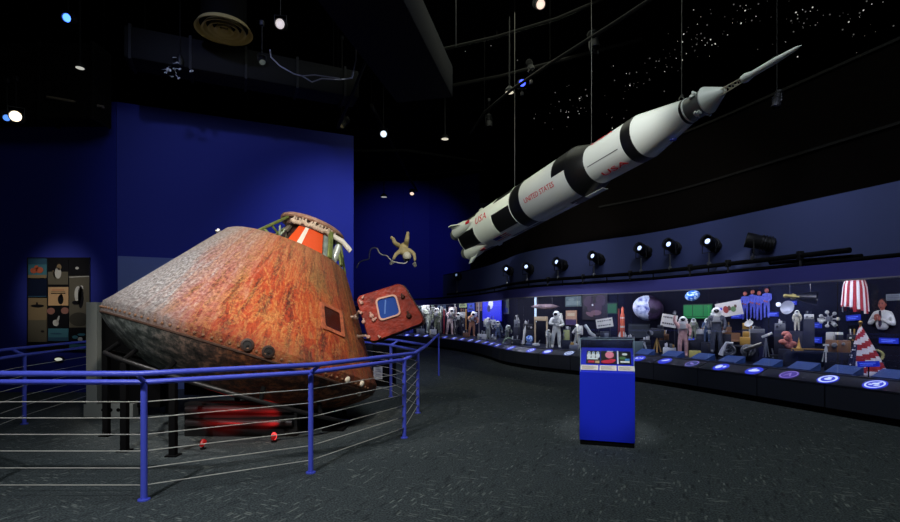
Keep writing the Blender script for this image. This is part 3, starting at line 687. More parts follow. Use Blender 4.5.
b = MB(KS); flat(b, 0.115, 0.17, 0.27, 0.44, 0.004); ell_flat(b, 0.20, 0.37, 0.03, 0.022, 0.007, 1); ell_flat(b, 0.175, 0.29, 0.04, 0.03, 0.007, 2); flat(b, 0.15, 0.2, 0.25, 0.23, 0.007, 1); flat(b, 0.2, 0.24, 0.25, 0.28, 0.007, 3); flat(b, 0.115, 0.17, 0.13, 0.44, 0.007, 1)
b.build('picture', [PBK, PW, PGR, PCY], ki, 0, 'black picture with white and green shapes')
for x0, x1 in ((-0.29, -0.095), (-0.08, 0.105), (0.12, 0.30)):
    b = MB(KS); flat(b, x0, 0.04, x1, 0.135, 0.005)
    for r in range(5): flat(b, x0 + 0.015, 0.055 + r * 0.014, x1 - 0.02 - 0.03 * (r % 2), 0.058 + r * 0.014, 0.008, 1)
    b.build('caption_card', [mat('card_cream', (232, 222, 206), 0.5), mat('card_ink', (150, 140, 132), 0.5)], ki, 0)
b = MB()
T_ = 0.008; zt = 1.31
b.box((0, 0.004, (0.915 + zt) / 2), (w_ - 0.02, T_, zt - 0.915)); b.box((0, dp - 0.004, (1.19 + zt) / 2), (w_ - 0.02, T_, zt - 1.19)); b.box((0, dp / 2, zt), (w_ - 0.02, dp, T_))
for s in (-1, 1): b.prism([(0.008, 0.915), (dp - 0.008, 1.19), (dp - 0.008, zt), (0.008, zt)], s * (w_/2 - 0.014), s * (w_/2 - 0.006), frame((0, 0, 0), (0, 1, 0), (0, 0, 1), (1, 0, 0)))
hood = b.build('clear_hood', ACRYL, ki, 0, 'clear acrylic hood')
b = MB(); EDGE = mat('acrylic_edge', (150, 176, 190), 0.2)
for y in (0.004, dp - 0.004): b.box((0, y, zt + 0.006), (w_ - 0.02, 0.008, 0.005))
for s in (-1, 1): b.box((s * (w_/2 - 0.01), dp/2, zt + 0.006), (0.008, dp, 0.005)); b.box((s * (w_/2 - 0.01), 0.002, (0.915 + zt)/2), (0.006, 0.006, zt - 0.915))
b.build('hood_edge', EDGE, hood, 0)

# ------------------------------------------------------------------ photographs on the left wall
WY = 10.482
pb = thing('photo_panel', 'wall panel of nine old space photographs mounted on the dark blue left wall', 'photo panel', at(59, 350, WY)); K = inv(pb)
P0, P1 = at(27.5, 351, WY), at(90, 257.5, WY)
b = MB(K); b.box(((P0.x + P1.x)/2, WY, (P0.z + P1.z)/2), (P1.x - P0.x, 0.03, P1.z - P0.z)); b.build('backing_board', mat('board_black', (9, 11, 20), 0.5), pb, 0)
def photo(x0, y0, x1, y1, mats, shapes, label):
    q0, q1 = at(x0, y1, WY - 0.02), at(x1, y0, WY - 0.02); W_, H_ = q1.x - q0.x, q1.z - q0.z
    b = MB(K @ frame((q0.x, WY - 0.018, q0.z), (1, 0, 0), (0, 0, 1), (0, -1, 0)))
    b.mat(0).box((W_/2, H_/2, 0.005), (W_, H_, 0.01))
    for sh in shapes:
        kd, mi, x, y, sx_, sy_ = sh[:6]; an = sh[6] if len(sh) > 6 else 0
        if kd == 'b': b.mat(mi).box((0, 0, 0.012), (sx_ * W_, sy_ * H_, 0.004), Matrix.Translation((x*W_, y*H_, 0)) @ Matrix.Rotation(an, 4, 'Z'))
        else: ell_flat(b, x*W_, y*H_, sx_*W_, sy_*H_, 0.011, mi, an)
    b.build('photograph', mats, pb, 0, label)
pm = lambda n, *c: mat('photo_' + n, c, 0.45)
TEAL, ORG, CRM, MOON, DK, SKY, PK, WH, BRN = pm('teal', 66, 118, 134), pm('orange', 190, 96, 70), pm('cream', 206, 168, 126), pm('grey', 96, 92, 80), pm('dark', 14, 15, 22), pm('sky', 48, 84, 110), pm('pink', 150, 106, 96), pm('white', 200, 200, 196), pm('sand', 134, 116, 88)
photo(28.5, 258.5, 47, 278, [TEAL, ORG, BRN, SKY], [('b', 3, .5, .85, 1, .3), ('b', 2, .5, .08, 1, .16), ('e', 1, .3, .38, .18, .14), ('e', 1, .62, .4, .2, .16), ('e', 1, .45, .55, .12, .1)], 'teal photograph with orange shapes, top left')
photo(28.5, 279, 47, 297, [pm('night', 10, 22, 48), SKY], [('b', 1, .5, .03, 1, .05)], 'near-black blue photograph')
photo(28.5, 298, 47, 342, [BRN, MOON, DK], [('b', 1, .5, .25, 1, .5), ('e', 2, .5, .82, .36, .035), ('b', 2, .48, .87, .1, .06), ('e', 1, .7, .45, .3, .03), ('e', 2, .78, .24, .1, .025)], 'sand-coloured photograph with a small dark vehicle')
photo(48.5, 259, 68.5, 284.5, [DK, MOON, WH, BRN], [('b', 1, .5, .25, 1, .5), ('e', 2, .5, .45, .16, .22), ('e', 3, .55, .68, .12, .12), ('b', 3, .3, .4, .06, .3, .3)], 'photograph of a pale figure on grey ground under black')
photo(48.5, 287, 68.5, 305.5, [CRM, DK, ORG, BRN], [('e', 1, .63, .32, .14, .26), ('b', 1, .5, .66, .72, .05), ('b', 2, .5, .84, .6, .03), ('b', 3, .5, .76, .68, .03), ('e', 1, .66, .52, .07, .1)], 'cream photograph with lines of print and a dark figure')
photo(48.5, 307, 68.5, 327.5, [DK, PK, WH], [('e', 1, .14, .8, .2, .16), ('e', 1, .84, .82, .2, .16), ('e', 2, .38, .22, .14, .16, .4), ('e', 2, .5, .4, .05, .18, -.3)], 'black photograph with pink shapes and a white form')
photo(48.5, 328.5, 68.5, 341, [TEAL, SKY], [('b', 1, .5, .15, 1, .3), ('e', 1, .4, .6, .3, .06)], 'plain teal photograph')
photo(69.5, 258.5, 89.5, 327.5, [MOON, DK, WH, pm('ash', 60, 58, 52)], [('b', 1, .5, .88, 1, .26), ('e', 2, .4, .86, .09, .02), ('e', 3, .5, .12, .5, .1), ('e', 2, .45, .48, .18, .12), ('e', 1, .58, .44, .14, .16), ('e', 2, .62, .57, .08, .04), ('e', 1, .35, .36, .2, .03), ('b', 2, .5, .735, 1, .01, .04)], 'tall grey photograph of an astronaut on the moon')
photo(69.5, 328.5, 89.5, 350, [DK, TEAL, WH], [('b', 1, .5, .14, 1, .28), ('e', 2, .55, .5, .12, .1), ('e', 1, .3, .6, .14, .08), ('e', 1, .62, .72, .2, .06)], 'dark photograph with a teal foot')
p = at(58.5, 359.3, 10.46)
t = thing('step_light', 'small oval white light low on the wall under the photographs', 'wall light', p)
b = MB(aim((0, 0.03, 0), (0, -1, 0)) @ Matrix.Diagonal((1, 0.55, 1, 1))); b.lathe([(0.11, -0.01), (0.11, 0.02), (0.085, 0.03)], 20); b.build('bezel', DARK, t)
b = MB(aim((0, 0.03, 0), (0, -1, 0)) @ Matrix.Diagonal((1, 0.42, 1, 1))); b.lathe([(0.08, 0.028), (0.08, 0.036)], 20); b.build('lens', mat('step_light_lens', (200, 200, 190), 0.3, emit=(220, 225, 205), es=0.6), t)
# black cabinet with a white notice in the passage
t = thing('notice_box', 'black box with a small white notice standing in the passage behind the capsule', 'cabinet', (-1.52, 11.6, 0))
b = MB(); b.box((0, 0, 0.47), (0.5, 0.4, 0.94), None, 0.01); b.build('cabinet', BLACK, t)
b = MB(); b.box((-0.12, -0.205, 0.30), (0.2, 0.012, 0.28)); nb = b.build('notice', mat('notice_white', (190, 190, 192), 0.5), t, 0, 'white notice')
b = MB()
for r in range(6): b.box((-0.12, -0.2125, 0.2 + r * 0.035), (0.15 - 0.02 * (r % 3), 0.003, 0.01))
b.build('print', mat('notice_ink', (90, 90, 96), 0.5), nb, 0)
# ------------------------------------------------------------------ the hanging rocket
RB, RT = Vector((0.24, 15.0, 3.70)), Vector((4.224, 6.0, 4.852))
RA = (RT - RB).normalized(); RLEN = (RT - RB).length
v_ = (Vector((0, 0, 1.6)) - (RB + RT) / 2); e1 = (v_ - RA * v_.dot(RA)).normalized(); e2 = RA.cross(e1)
RM = frame(RB, e1, e2, RA)
rk = thing('moon_rocket_model', 'large white and black moon rocket model hanging nose-up in the air', 'rocket model', RB)
rk.rotation_mode = 'QUATERNION'; rk.rotation_quaternion = RM.to_quaternion()
def st(px):
    k = (px - CX) / F; return (15 * k - 0.24) / (3.984 + 9 * k) * RLEN
RWHITE = mat('rocket_white', (226, 230, 222), 0.38, bump=0.03, bscale=60); RBLACK = mat('rocket_black', (13, 13, 14), 0.4)
RRED = mat('rocket_red', (206, 22, 40), 0.45); RGREY = mat('rocket_grey', (112, 114, 112), 0.35, 0.4); RGOLD = mat('rocket_gold', (206, 198, 170), 0.5)
R1, R3, R5 = 0.505, 0.372, 0.178
def seg(name, prof, m, parent=None, n=64, label=None):
    b = MB(); b.lathe(prof, n); return b.build(name, m, parent or rk, 30, label)
s = [st(x) for x in (473, 490, 527, 538, 585, 589, 598, 637, 647, 691, 706)]
ZB = st(473)
seg('first_stage', [(0.45, ZB), (R1, ZB + 0.06), (R1, s[2])], RWHITE)
for z in (s[1], s[1] + 0.9, s[1] + 1.8): seg('stage_ring', [(R1, z), (R1 + 0.006, z + 0.01), (R1 + 0.006, z + 0.03), (R1, z + 0.04)], RWHITE)
seg('intertank_band', [(R1 + 0.002, s[2]), (R1 + 0.004, s[2] + .02), (R1 + 0.004, s[3] - .02), (R1 + 0.002, s[3])], RBLACK, label='black band round the rocket')
seg('second_stage', [(R1, s[3]), (R1, s[4])], RWHITE)
seg('interstage', [(R1 + 0.003, s[4]), (R1 + 0.003, s[4] + 0.04), (R3 + 0.02, s[6]), (R3, s[6] + 0.03)], RBLACK, label='black tapering interstage')
seg('third_stage', [(R3, s[6]), (R3, s[7])], RWHITE)
seg('instrument_band', [(R3 + 0.004, s[7]), (R3 + 0.006, s[7] + .02), (R3 + 0.006, s[8] - .02), (R3 + 0.003, s[8])], RBLACK)
seg('adapter_cone', [(R3, s[8]), (R5 + 0.012, s[9] - 0.05), (R5 + 0.01, s[9])], RWHITE)
seg('adapter_ring', [(R5 + 0.013, s[9] - 0.07), (R5 + 0.016, s[9] - 0.06), (R5 + 0.014, s[9] - 0.02)], RBLACK)
seg('service_module', [(R5, s[9]), (R5, s[10])], RGREY, label='grey service module')
cm = seg('crew_module', [(R5, s[10]), (R5 + 0.02, s[10] + 0.03), (0.06, st(723)), (0.04, st(725))], RWHITE, label='white cone below the escape tower')
for a in (-60, 30, 120, 210):
    b = MB(Matrix.Rotation(rad(a), 4, 'Z') @ Matrix.Translation((R5, 0, (s[9] + s[10]) / 2))); b.box((0.012, 0, 0.05), (0.03, 0.07, 0.10), None, 0.006)
    for d in ((0.06, 0, 0), (-0.06, 0, 0), (0, 0, 0.06)): b.tube([(0.02, 0, 0.05), (0.03, d[0], 0.05 + d[2] + 0.0)], [0.012, 0.02], 6)
    b.build('thruster_quad', RWHITE, rk)
z0, z1 = st(722), st(744)
b = MB(); r0, r1_ = 0.055, 0.036; cor = [(cos(rad(45 + 90 * i)), sin(rad(45 + 90 * i))) for i in range(4)]
for i in range(4):
    b.tube([(cor[i][0] * r0, cor[i][1] * r0, z0), (cor[i][0] * r1_, cor[i][1] * r1_, z1)], 0.008, 6)
    j = (i + 1) % 4
    for k in range(4):
        ta, tb = k / 4, (k + 1) / 4; ra, rb_ = r0 + (r1_ - r0) * ta, r0 + (r1_ - r0) * tb
        b.tube([(cor[i][0]*ra, cor[i][1]*ra, z0 + (z1-z0)*ta), (cor[j][0]*rb_, cor[j][1]*rb_, z0 + (z1-z0)*tb)], 0.005, 5)
        b.tube([(cor[i][0]*rb_, cor[i][1]*rb_, z0 + (z1-z0)*tb), (cor[j][0]*rb_, cor[j][1]*rb_, z0 + (z1-z0)*tb)], 0.005, 5)
b.build('escape_tower', RGOLD, rk, label='lattice tower')
seg('escape_rocket', [(0.05, z1 - 0.02), (0.062, z1 + 0.03), (0.040, z1 + 0.12), (0.040, RLEN - 0.30), (0.036, RLEN - 0.27), (0.022, RLEN - 0.06), (1e-4, RLEN)], RWHITE, n=24, label='slim white escape rocket at the tip')
def rpatch(mb, p0, p1, z0, z1, r, lift=0.004, n=10, mi=0): mb.mat(mi); patch(mb, p0, p1, r + lift, r + lift, z0, z1, 0.006, n)
for a in (0, 90, 180, 270):
    b = MB(); rpatch(b, a - 27, a + 27, st(509), s[2] + 0.02, R1); b.build('roll_marking', RBLACK, rk)
for a in (-54, 76, 190):
    b = MB(); rpatch(b, a - 27, a + 27, st(572), s[4] + 0.02, R1); b.build('roll_marking', RBLACK, rk)
for a in (0, 90, 180, 270):
    b = MB(); rpatch(b, a - 26, a + 26, ZB + 0.1, s[1] - 0.02, R1); b.build('roll_marking', RBLACK, rk)
# fins, fairings, engines
for a in (45, 135, 225, 315):
    T = Matrix.Rotation(rad(a), 4, 'Z')
    T = T @ Matrix.Translation((0, 0, ZB + .06)); b = MB(T); L_ = s[1] - ZB + 0.1
    b.lathe([(0.20, 0), (0.17, L_ * 0.45), (0.015, L_)], 20, Matrix.Translation((R1 - 0.03, 0, -0.05)))
    fr_ = b.build('engine_fairing', RWHITE, rk)
    b = MB(T); b.prism([(R1 + 0.06, 0.12), (R1 + 0.31, 0.02), (R1 + 0.31, 0.20), (R1 + 0.06, 0.62)], -0.014, 0.014, frame((0, 0, 0), (1, 0, 0), (0, 0, 1), (0, -1, 0))); b.build('fin', RWHITE, fr_)
    b = MB(T); b.box((R1 + 0.075, 0.0, 0.72), (0.02, 0.07, 0.26), None); b.build('fairing_letter', RRED, fr_)
    b = MB(T); b.lathe([(0.06, 0.0), (0.11, -0.14), (0.16, -0.30), (0.15, -0.30), (0.05, -0.02)], 20, Matrix.Translation((R1 - 0.08, 0, -0.04)), close=False); b.build('engine_bell', RGREY, fr_)
def rtext(s_, size, px, phi, r, m, name='lettering', spread=1.0):
    vs, fs = text_geo(s_, size, 0.003); z0 = st(px); b = MB()
    out = []
    for p in vs:
        a = rad(phi) - p.y / r; rr = r + 0.005 + p.z
        out.append((rr * cos(a), rr * sin(a), z0 + p.x * spread))
    b.add(out, fs); b.build(name, m, rk, 0)
rtext('UNITED STATES', 0.15, 557, -12, R1, RRED, spread=1.0)
rtext('UNITED STATES', 0.15, 557, 168, R1, RRED)
rtext('USA', 0.145, 620, 34, R3, RRED, spread=2.3)
rtext('USA', 0.145, 614, -78, R3, RRED, spread=2.3)
rtext('USA', 0.26, 498, -38, R1, RRED, spread=1.3)
b = MB(); zf = st(505)
for k in range(7): rpatch(b, 36 + k * 3.4, 36 + k * 3.4 + 3.3, zf - 0.30, zf + 0.34, R1, 0.004, 3, k % 2)
rpatch(b, 36, 47, zf - 0.30, zf + 0.02, R1, 0.006, 4, 2); b.build('flag_marking', [RRED, RWHITE, mat('rocket_flag_blue', (40, 44, 150), 0.45)], rk)
b = MB(); q = [(0.05 * cos(t), 0.05 * sin(t)) for t in [2*PI*i/18 for i in range(18)]]; rl = 0.29
zl = st(671); b.prism(q, 0, 0.012, frame((rl * cos(rad(62)), rl * sin(rad(62)), zl), (-sin(rad(62)), cos(rad(62)), 0), (0, 0, 1), (cos(rad(62)), sin(rad(62)), 0)))
b.build('round_badge', mat('badge_blue', (60, 84, 210), 0.4), rk)
for a, z0, z1, r in ((-8, s[6] + 0.1, s[7] - 0.1, R3), (58, 1.3, s[4] - 0.3, R1), (-100, 1.3, s[4] - 0.3, R1)):
    b = MB(); rpatch(b, a - 1.2, a + 1.2, z0, z1, r, 0.012 if r == R1 else 0.003, 2); b.build('cable_tunnel', RGREY if r == R3 else RWHITE, rk)
b = MB(); rpatch(b, 52, 66, s[6] - 0.35, s[6] + 0.15, R1 - 0.04, 0.06, 4); b.build('retro_fairing', RWHITE, rk)
WIRE = mat('hanging_wire', (120, 118, 112), 0.35, 0.8)
for k, (px, r, lab) in enumerate(((683, R5 + 0.03, 'thin steel wire holding up the rocket just below its nose'), (593, R3, 'thin steel wire holding up the middle of the rocket'), (516, R1, 'thin steel wire holding up the lower end of the rocket'))):
    p = RB + RA * st(px); up_ = (Vector((0, 0, 1)) - RA * RA.z).normalized(); q = p + up_ * r
    t = thing('suspension_wire', lab, 'wire', q); L_ = 9.39 - q.z
    b = MB(); b.tube([(0, 0, 0.06), (0, 0, L_)], 0.0055, 6); b.build('wire', WIRE, t)
    b = MB(); b.tube([(0.04 * cos(x), 0, 0.03 + 0.04 * sin(x)) for x in [2*PI*i/16 for i in range(16)]], 0.01, 6, closed=True); b.box((0, 0, 0.08), (0.03, 0.03, 0.04)); b.build('eye_bolt', WIRE, t)

# ------------------------------------------------------------------ theatre lamps
LENS_ON = mat('lamp_lens_lit', (220, 230, 255), 0.2, emit=(185, 205, 255), es=1.6)
LENS_OFF = mat('lamp_lens_dark', (30, 30, 36), 0.15)
def lamp(name, label, cat, pos, d, lens, base_z, group=None, r=0.085, L_=0.30, yoke=True, rod=None, lr=.93):
    """a spotlight: housing aimed along d, yoke, and a stem to base_z (up or down)"""
    t = thing(name, label, cat, pos, 0, group); d = Vector(d).normalized(); M = aim((0, 0, 0), d)
    b = MB(M); b.lathe([(r*0.55, -L_*0.75), (r*0.9, -L_*0.7), (r*0.95, -L_*0.1), (r, -L_*0.08), (r*1.05, L_*0.25), (r*0.96, L_*0.25), (r*0.9, L_*0.10)], 18, close=False)
    b.lathe([(1e-4, -L_*0.75), (r*0.55, -L_*0.75)], 18)
    for k in range(4): b.lathe([(r*0.9, -L_*(0.62 - 0.1*k)), (r*1.12, -L_*(0.61 - 0.1*k)), (r*1.12, -L_*(0.58 - 0.1*k)), (r*0.9, -L_*(0.57 - 0.1*k))], 18, close=False)
    h = b.build('housing', DARK, t)
    b = MB(M); b.lathe([(r*0.93, L_*0.10), (r*lr, L_*0.11)], 18, close=False); b.build('baffle', BLACK, h); b = MB(M); b.lathe([(r*lr, L_*0.12), (r*lr*.75, L_*0.16), (1e-4, L_*0.18)], 18); b.build('lens', lens, h)
    if yoke:
        sx_ = d.cross(Vector((0, 0, 1))).normalized(); sg = 1 if base_z > 0 else -1; b = MB()
        b.tube([sx_ * r * 1.12, sx_ * r * 1.2 + Vector((0, 0, sg * r * 1.7)), -sx_ * r * 1.2 + Vector((0, 0, sg * r * 1.7)), -sx_ * r * 1.12], 0.011, 6); b.build('yoke', DARK, t)
        b = MB(); b.tube([(0, 0, sg * r * 1.7), (0, 0, base_z)], min(rod or 0.018, .018), 8); b.box((0, 0, base_z - sg * 0.03), (0.07, 0.07, 0.09), None, 0.01); b.build('clamp', DARK if rod else STEEL, t)
    return t
PZ = 2.66
lp = thing('lighting_pipe', 'long dark pipe carrying a row of spotlights in front of the blue upper wall', 'pipe', (*hit(660, 0.30)[0], PZ)); K = inv(lp)
i0, i1 = near_index(846, 0.30), near_index(444, 0.30); PP = [(p.x, p.y, PZ) for p in offs(0.30)[i0:i1]]
b = MB(K); b.tube(PP, 0.045, 10); b.build('pipe', BLACK, lp)
for i in range(4, len(PP) - 2, 9):
    p = PP[i]; q = offs(0.56)[i0 + i]; b = MB(K); b.tube([p, (q.x, q.y, PZ)], 0.018, 8); b.tube([(p[0], p[1], PZ + 0.03), (p[0], p[1], PZ - 0.20)], 0.014, 8); b.build('wall_bracket', BLACK, lp)
for px in (548, 583, 630, 690, 728, 800):
    p = hit(px, 0.30)[0]; b = MB(K); b.box((p.x, p.y, PZ + .01), (.09, .09, .15), None, .01); b.tube([(p.x, p.y, PZ - .05), (p.x - .03, p.y - .06, PZ - .19)], .02, 6); b.build('cable_box', DARK, lp)
p0, p1 = hit(770, 0.42)[0], hit(862, 0.42)[0]; b = MB(K); b.tube([(p0.x, p0.y, PZ - .06), (p1.x, p1.y, PZ - .10)], .035, 8); b.tube([(p0.x, p0.y, PZ - .06), (*hit(768, .30)[0], PZ)], .02, 6); b.tube([(*((p0+p1)/2), PZ - .08), (*hit(815, .57)[0], PZ - .08)], .016, 6); b.build('cable_tray', BLACK, lp)
sp = [(455, 274.5, 0.6, 'far left end of the pipe, dimmest'), (505, 268, 1, 'second from the far end of the pipe'), (525, 266, 1, 'third from the far end'), (556, 261.5, 1, 'fourth from the far end'),
      (592, 255.5, 1, 'just above the dark purple picture in the case'), (639, 247.5, 1, 'above the purple and white planet model'), (668, 243.5, 1, 'above the white notice board'), (707, 240.5, 1, 'nearest the unlit one')]
DIM = mat('lamp_lens_dim', (160, 180, 220), 0.2, emit=(150, 180, 230), es=0.5)
for px, py, e, lab in sp:
    p, t_ = hit(px + 2, 0.22); z = zof(py, p.y)
    lamp('spotlight', 'black spotlight glowing bluish white, ' + lab, 'spotlight', (*hit(px + 2, 0.30)[0], z - 0.02), (-0.86, -0.5, 0.28) if px > 540 else (-0.6, -0.75, 0.22), LENS_ON if e == 1 else DIM, PZ + 0.03 - z, 'spotlights on the wall pipe', 0.13, 0.48, lr=.45)
p = hit(753, 0.30)[0]; z = zof(241, p.y)
lamp('spotlight', 'unlit black spotlight turned away at the right end of the pipe', 'spotlight', (*p, z), (-0.5, 0.25, 0.15), LENS_OFF, PZ + 0.03 - z, 'spotlights on the wall pipe', 0.14, 0.5)

# ------------------------------------------------------------------ things up in the dark ceiling
def up_lamp(label, px, py, Y, d, lens, r=0.085, top=None, name='ceiling_spotlight', L_=0.3):
    p = at(px, py, Y); lamp(name, label, 'spotlight', p, d, lens, (top or 9.39) - p.z, None, r, L_, rod=0.006)
L_BLUE = mat('lens_blue', (60, 90, 255), 0.2, emit=(70, 120, 255), es=4); L_WARM = mat('lens_warm', (255, 230, 210), 0.2, emit=(255, 225, 205), es=1.1)
L_PINK = mat('lens_pale', (255, 235, 235), 0.2, emit=(235, 225, 225), es=0.75); L_VIOL = mat('lens_violet', (40, 40, 255), 0.2, emit=(70, 90, 255), es=3)
L_MULTI = mat('lens_gold', (255, 240, 200), 0.2, emit=(255, 236, 200), es=2.5)
TR = 6.9
up_lamp('blue-white ceiling spotlight in the top left corner', 68, 18, 9.0, (0.25, -1, -0.5), L_BLUE, 0.075, TR + 0.5)
up_lamp('warm bright ceiling spotlight at the left edge, flaring gold', 16, 116.5, 9.2, (0.6, -1, -0.25), L_MULTI, 0.10, 6.0)
up_lamp('small blue ceiling spotlight at the very left edge', 7, 118, 9.3, (0.7, -1, -0.3), mat('lens_sky', (90, 160, 255), 0.2, emit=(90, 150, 255), es=1.2), 0.06, 6.0)
up_lamp('pale round ceiling spotlight right of the ring-shaped vent', 280.5, 24, 8.6, (0.1, -0.9, -0.45), L_PINK, 0.085, 8.0)
up_lamp('unlit grey ceiling spotlight hanging over the blue wall', 262, 61, 9.0, (0.35, -0.6, -0.75), mat('lens_grey', (190, 200, 200), 0.3, emit=(120, 135, 135), es=0.2), 0.06, TR)
up_lamp('round white ceiling spotlight right of the blue wall top', 383.5, 134, 15.0, (0.2, -1, -0.35), mat('lens_cool', (220, 240, 255), 0.2, emit=(215, 235, 255), es=1.5), 0.10)
up_lamp('tan-ended ceiling spotlight at the top edge of the blue wall', 342, 124, 11.8, (-0.5, -0.5, -0.9), mat('lens_tan', (150, 140, 90), 0.3, emit=(120, 110, 70), es=0.2), 0.09, 8.2)
up_lamp('warm ceiling spotlight at the top edge above the dark pipes', 540, 4, 8.8, (0.1, -0.8, -0.6), L_WARM, 0.085)
up_lamp('vivid blue ceiling spotlight above the middle of the rocket', 522, 83, 12.0, (0.05, -1, -0.4), L_VIOL, 0.085, TR)
up_lamp('dark ceiling spotlight hanging on the track above the rocket', 594, 44, 9.9, (0.1, -0.15, -1), LENS_OFF, 0.10, TR, L_=0.36)
up_lamp('dark ceiling spotlight at the far end of the track', 489, 124, 13.6, (0.05, -0.1, -1), LENS_OFF, 0.09, TR + 0.6, L_=0.36)
up_lamp('dark ceiling spotlight halfway along the track', 531, 68, 11.4, (0.2, -0.3, -0.8), mat('lens_glint', (120, 118, 110), 0.2), 0.07, TR)
up_lamp('tiny white ceiling spotlight high over the floating spacesuit', 412, 193, 21, (0, -0.7, -0.7), L_WARM, 0.09)
up_lamp('grey spotlight hanging on a wire below the rocket tip', 777, 103, 8.4, (-0.3, -0.1, -1), mat('lens_smoke', (80, 80, 82), 0.3), 0.07, 9.3)
def disc_light(label, px, py, Y, r, c, e):
    p = at(px, py, Y); t = thing('ceiling_downlight', label, 'ceiling light', p)
    b = MB(); b.lathe([(r * 1.15, 0.0), (r * 1.15, 0.06), (r*0.5, 0.14), (0.02, 0.16), (0.006, 9.39 - p.z)], 20); b.build('can', DARK, t)
    b = MB(); b.lathe([(r, -0.004), (r, 0.0)], 20); b.build('lens', mat('downlight_%d' % px, (200, 200, 200), 0.3, emit=c, es=e), t)
disc_light('small cream ceiling downlight left of the vivid blue spotlight', 509.5, 92.5, 12.2, 0.10, (235, 225, 200), 0.9)
disc_light('small cream ceiling downlight right of the round white spotlight', 445, 139, 15.5, 0.11, (230, 222, 200), 0.9)
disc_light('faint ceiling downlight above the floating spacesuit, the left one', 384, 197, 21, 0.12, (190, 190, 190), 0.6)
disc_light('faint ceiling downlight over the blue left wall', 80, 68, 9.4, 0.07, (215, 215, 205), 0.7)
# ring-shaped vent
p = at(224, 31, 9.5); t = thing('ceiling_vent', 'round beige ceiling vent of concentric rings', 'vent', p)
VB = mat('vent_beige', (178, 160, 104), 0.5, emit=None)
for k, r in enumerate((0.48, 0.36, 0.25, 0.14)):
    b = MB(); b.lathe([(r, 0), (r + 0.035, -0.01), (r - 0.02, 0.08), (r - 0.05, 0.08), (r, 0)], 48, close=False); b.build('ring', VB, t)
b = MB(); b.lathe([(0.07, 0), (0.05, 0.05), (0.04, 0.06)], 24); b.build('centre_boss', VB, t)
b = MB(); b.lathe([(0.40, 0.09), (0.40, 9.38 - p.z)], 40, close=False); b.lathe([(1e-4, 0.085), (0.44, 0.09)], 40); b.build('duct', BLACK, t)
# loose cable
cb = MB(); cp = [at(270, 50, 9), at(271, 57, 9), at(280, 66, 9), at(294, 74, 9), at(302, 76, 9.02), at(312, 82, 9.05), at(322, 78.5, 9.1), at(340, 79.5, 9.15), at(352, 78, 9.2), at(356, 60, 9.25), at(357, 0, 9.25), Vector((-1.72, 9.25, 9.41))]
cb.tube(cp, 0.012, 6); cb.tube([cp[4], at(315, 75, 9.05), cp[7] + Vector((0, 0, 0.02))], 0.010, 6)
tag(cb.build('loose_cable', mat('cable_grey', (150, 150, 148), 0.5)), 'loose grey cable looping under the dark ceiling right of the vent', 'cable')
# pipes and tracks
def pipe(label, pts, r, m=DULL, name='ceiling_pipe', drops=()):
    t = thing(name, label, 'pipe', pts[0]); K = inv(t)
    b = MB(K); b.tube(pts, r, 8); b.build('run', m, t)
    for q in drops: b = MB(K); b.tube([pts[q], (pts[q][0], pts[q][1], 9.39)], 0.007, 6); b.build('hanger', BLACK, t)
trp = [(3.45, 8.2, TR), (3.0, 9.0, TR), (2.1, 10.5, TR), (1.45, 11.7, TR), (0.9, 13.0, TR), (0.6, 14.5, TR)]
pipe('curved black lighting track hanging above the rocket', trp, 0.035, DULL, 'lighting_track', (0, 2, 4))
pipe('short brown-grey pipe over the top of the left blue wall', [at(47, 97, 9.8), at(104, 107, 9.95)], 0.03, mat('pipe_brown', (110, 100, 84), 0.5), drops=(0, 1))
pipe('dark pipe crossing the ceiling at the top middle', [(-0.4, 13.2, 8.6), (1.2, 12.8, 8.75), (2.6, 12.1, 8.8), (4.6, 10.6, 8.9)], 0.04, DULL, drops=(1, 3))
pipe('dark pipe crossing the ceiling behind the track', [(-1.0, 15.2, 8.4), (1.5, 14.6, 8.6), (5.0, 13.0, 8.8)], 0.06, DULL, drops=(0, 2))
pipe('dark sloping pipe beside the blue wall end', [at(372, 46, 9.3), at(354, 90, 10.2), at(338, 128, 11.6)], 0.035, DULL, drops=(0, 2))
pipe('dark pipe over the passage to the far room', [(-5.0, 17.0, 7.2), (-1.5, 17.2, 7.3), (1.2, 18.5, 7.3)], 0.05, DULL, drops=(0, 2))
pipe('dark pipe running back over the far room', [(-2.2, 14.0, 7.5), (-1.6, 24.0, 7.6)], 0.05, DULL, drops=(0, 1))
pipe('thin dark pipe over the far room', [(-4.4, 22.0, 7.6), (1.4, 20.5, 7.6)], 0.04, DULL, drops=(0, 1))
t = thing('duct', 'big dark blue-black duct slanting across the top middle of the ceiling', 'duct', (-1.2, 8.6, 6.9))
b = MB(); dd = Vector((0.34, 1.5, 0)).normalized(); b.box((0.62, 0, 0.35), (1.3, 5.2, 0.7), frame((-0.55, 0.25, -0.45), (dd.y, -dd.x, 0), (dd.x, dd.y, 0), (0, 0, 1)), 0.03); b.build('casing', mat('duct_blue_black', (13, 14, 26), 0.8, spec=0.1), t)
for y in (-1.6, 1.6):
    for x in (-0.2, 0.9): b = MB(); b.tube([(x * 1.0 + 0.1 + y * 0.2, y, 0.2), (x * 1.0 + 0.1 + y * 0.2, y, 2.49)], 0.012, 6); b.build('hanger', DARK, t)
t = thing('duct', 'matt black duct hanging in front of the top of the dark left wall', 'duct', (-8.9, 10.1, 5.5))
b = MB(); b.box((0, 0, 0.75), (3.8, 0.5, 1.5), None, 0.04); b.build('casing', BLACK, t)
for x in (-1.6, -.4, .8, 1.85): b = MB(); b.box((x, 0, 0.75), (0.05, 0.54, 1.54)); b.build('flange', mat('flange_black', (18, 18, 19), .6, spec=.15), t)
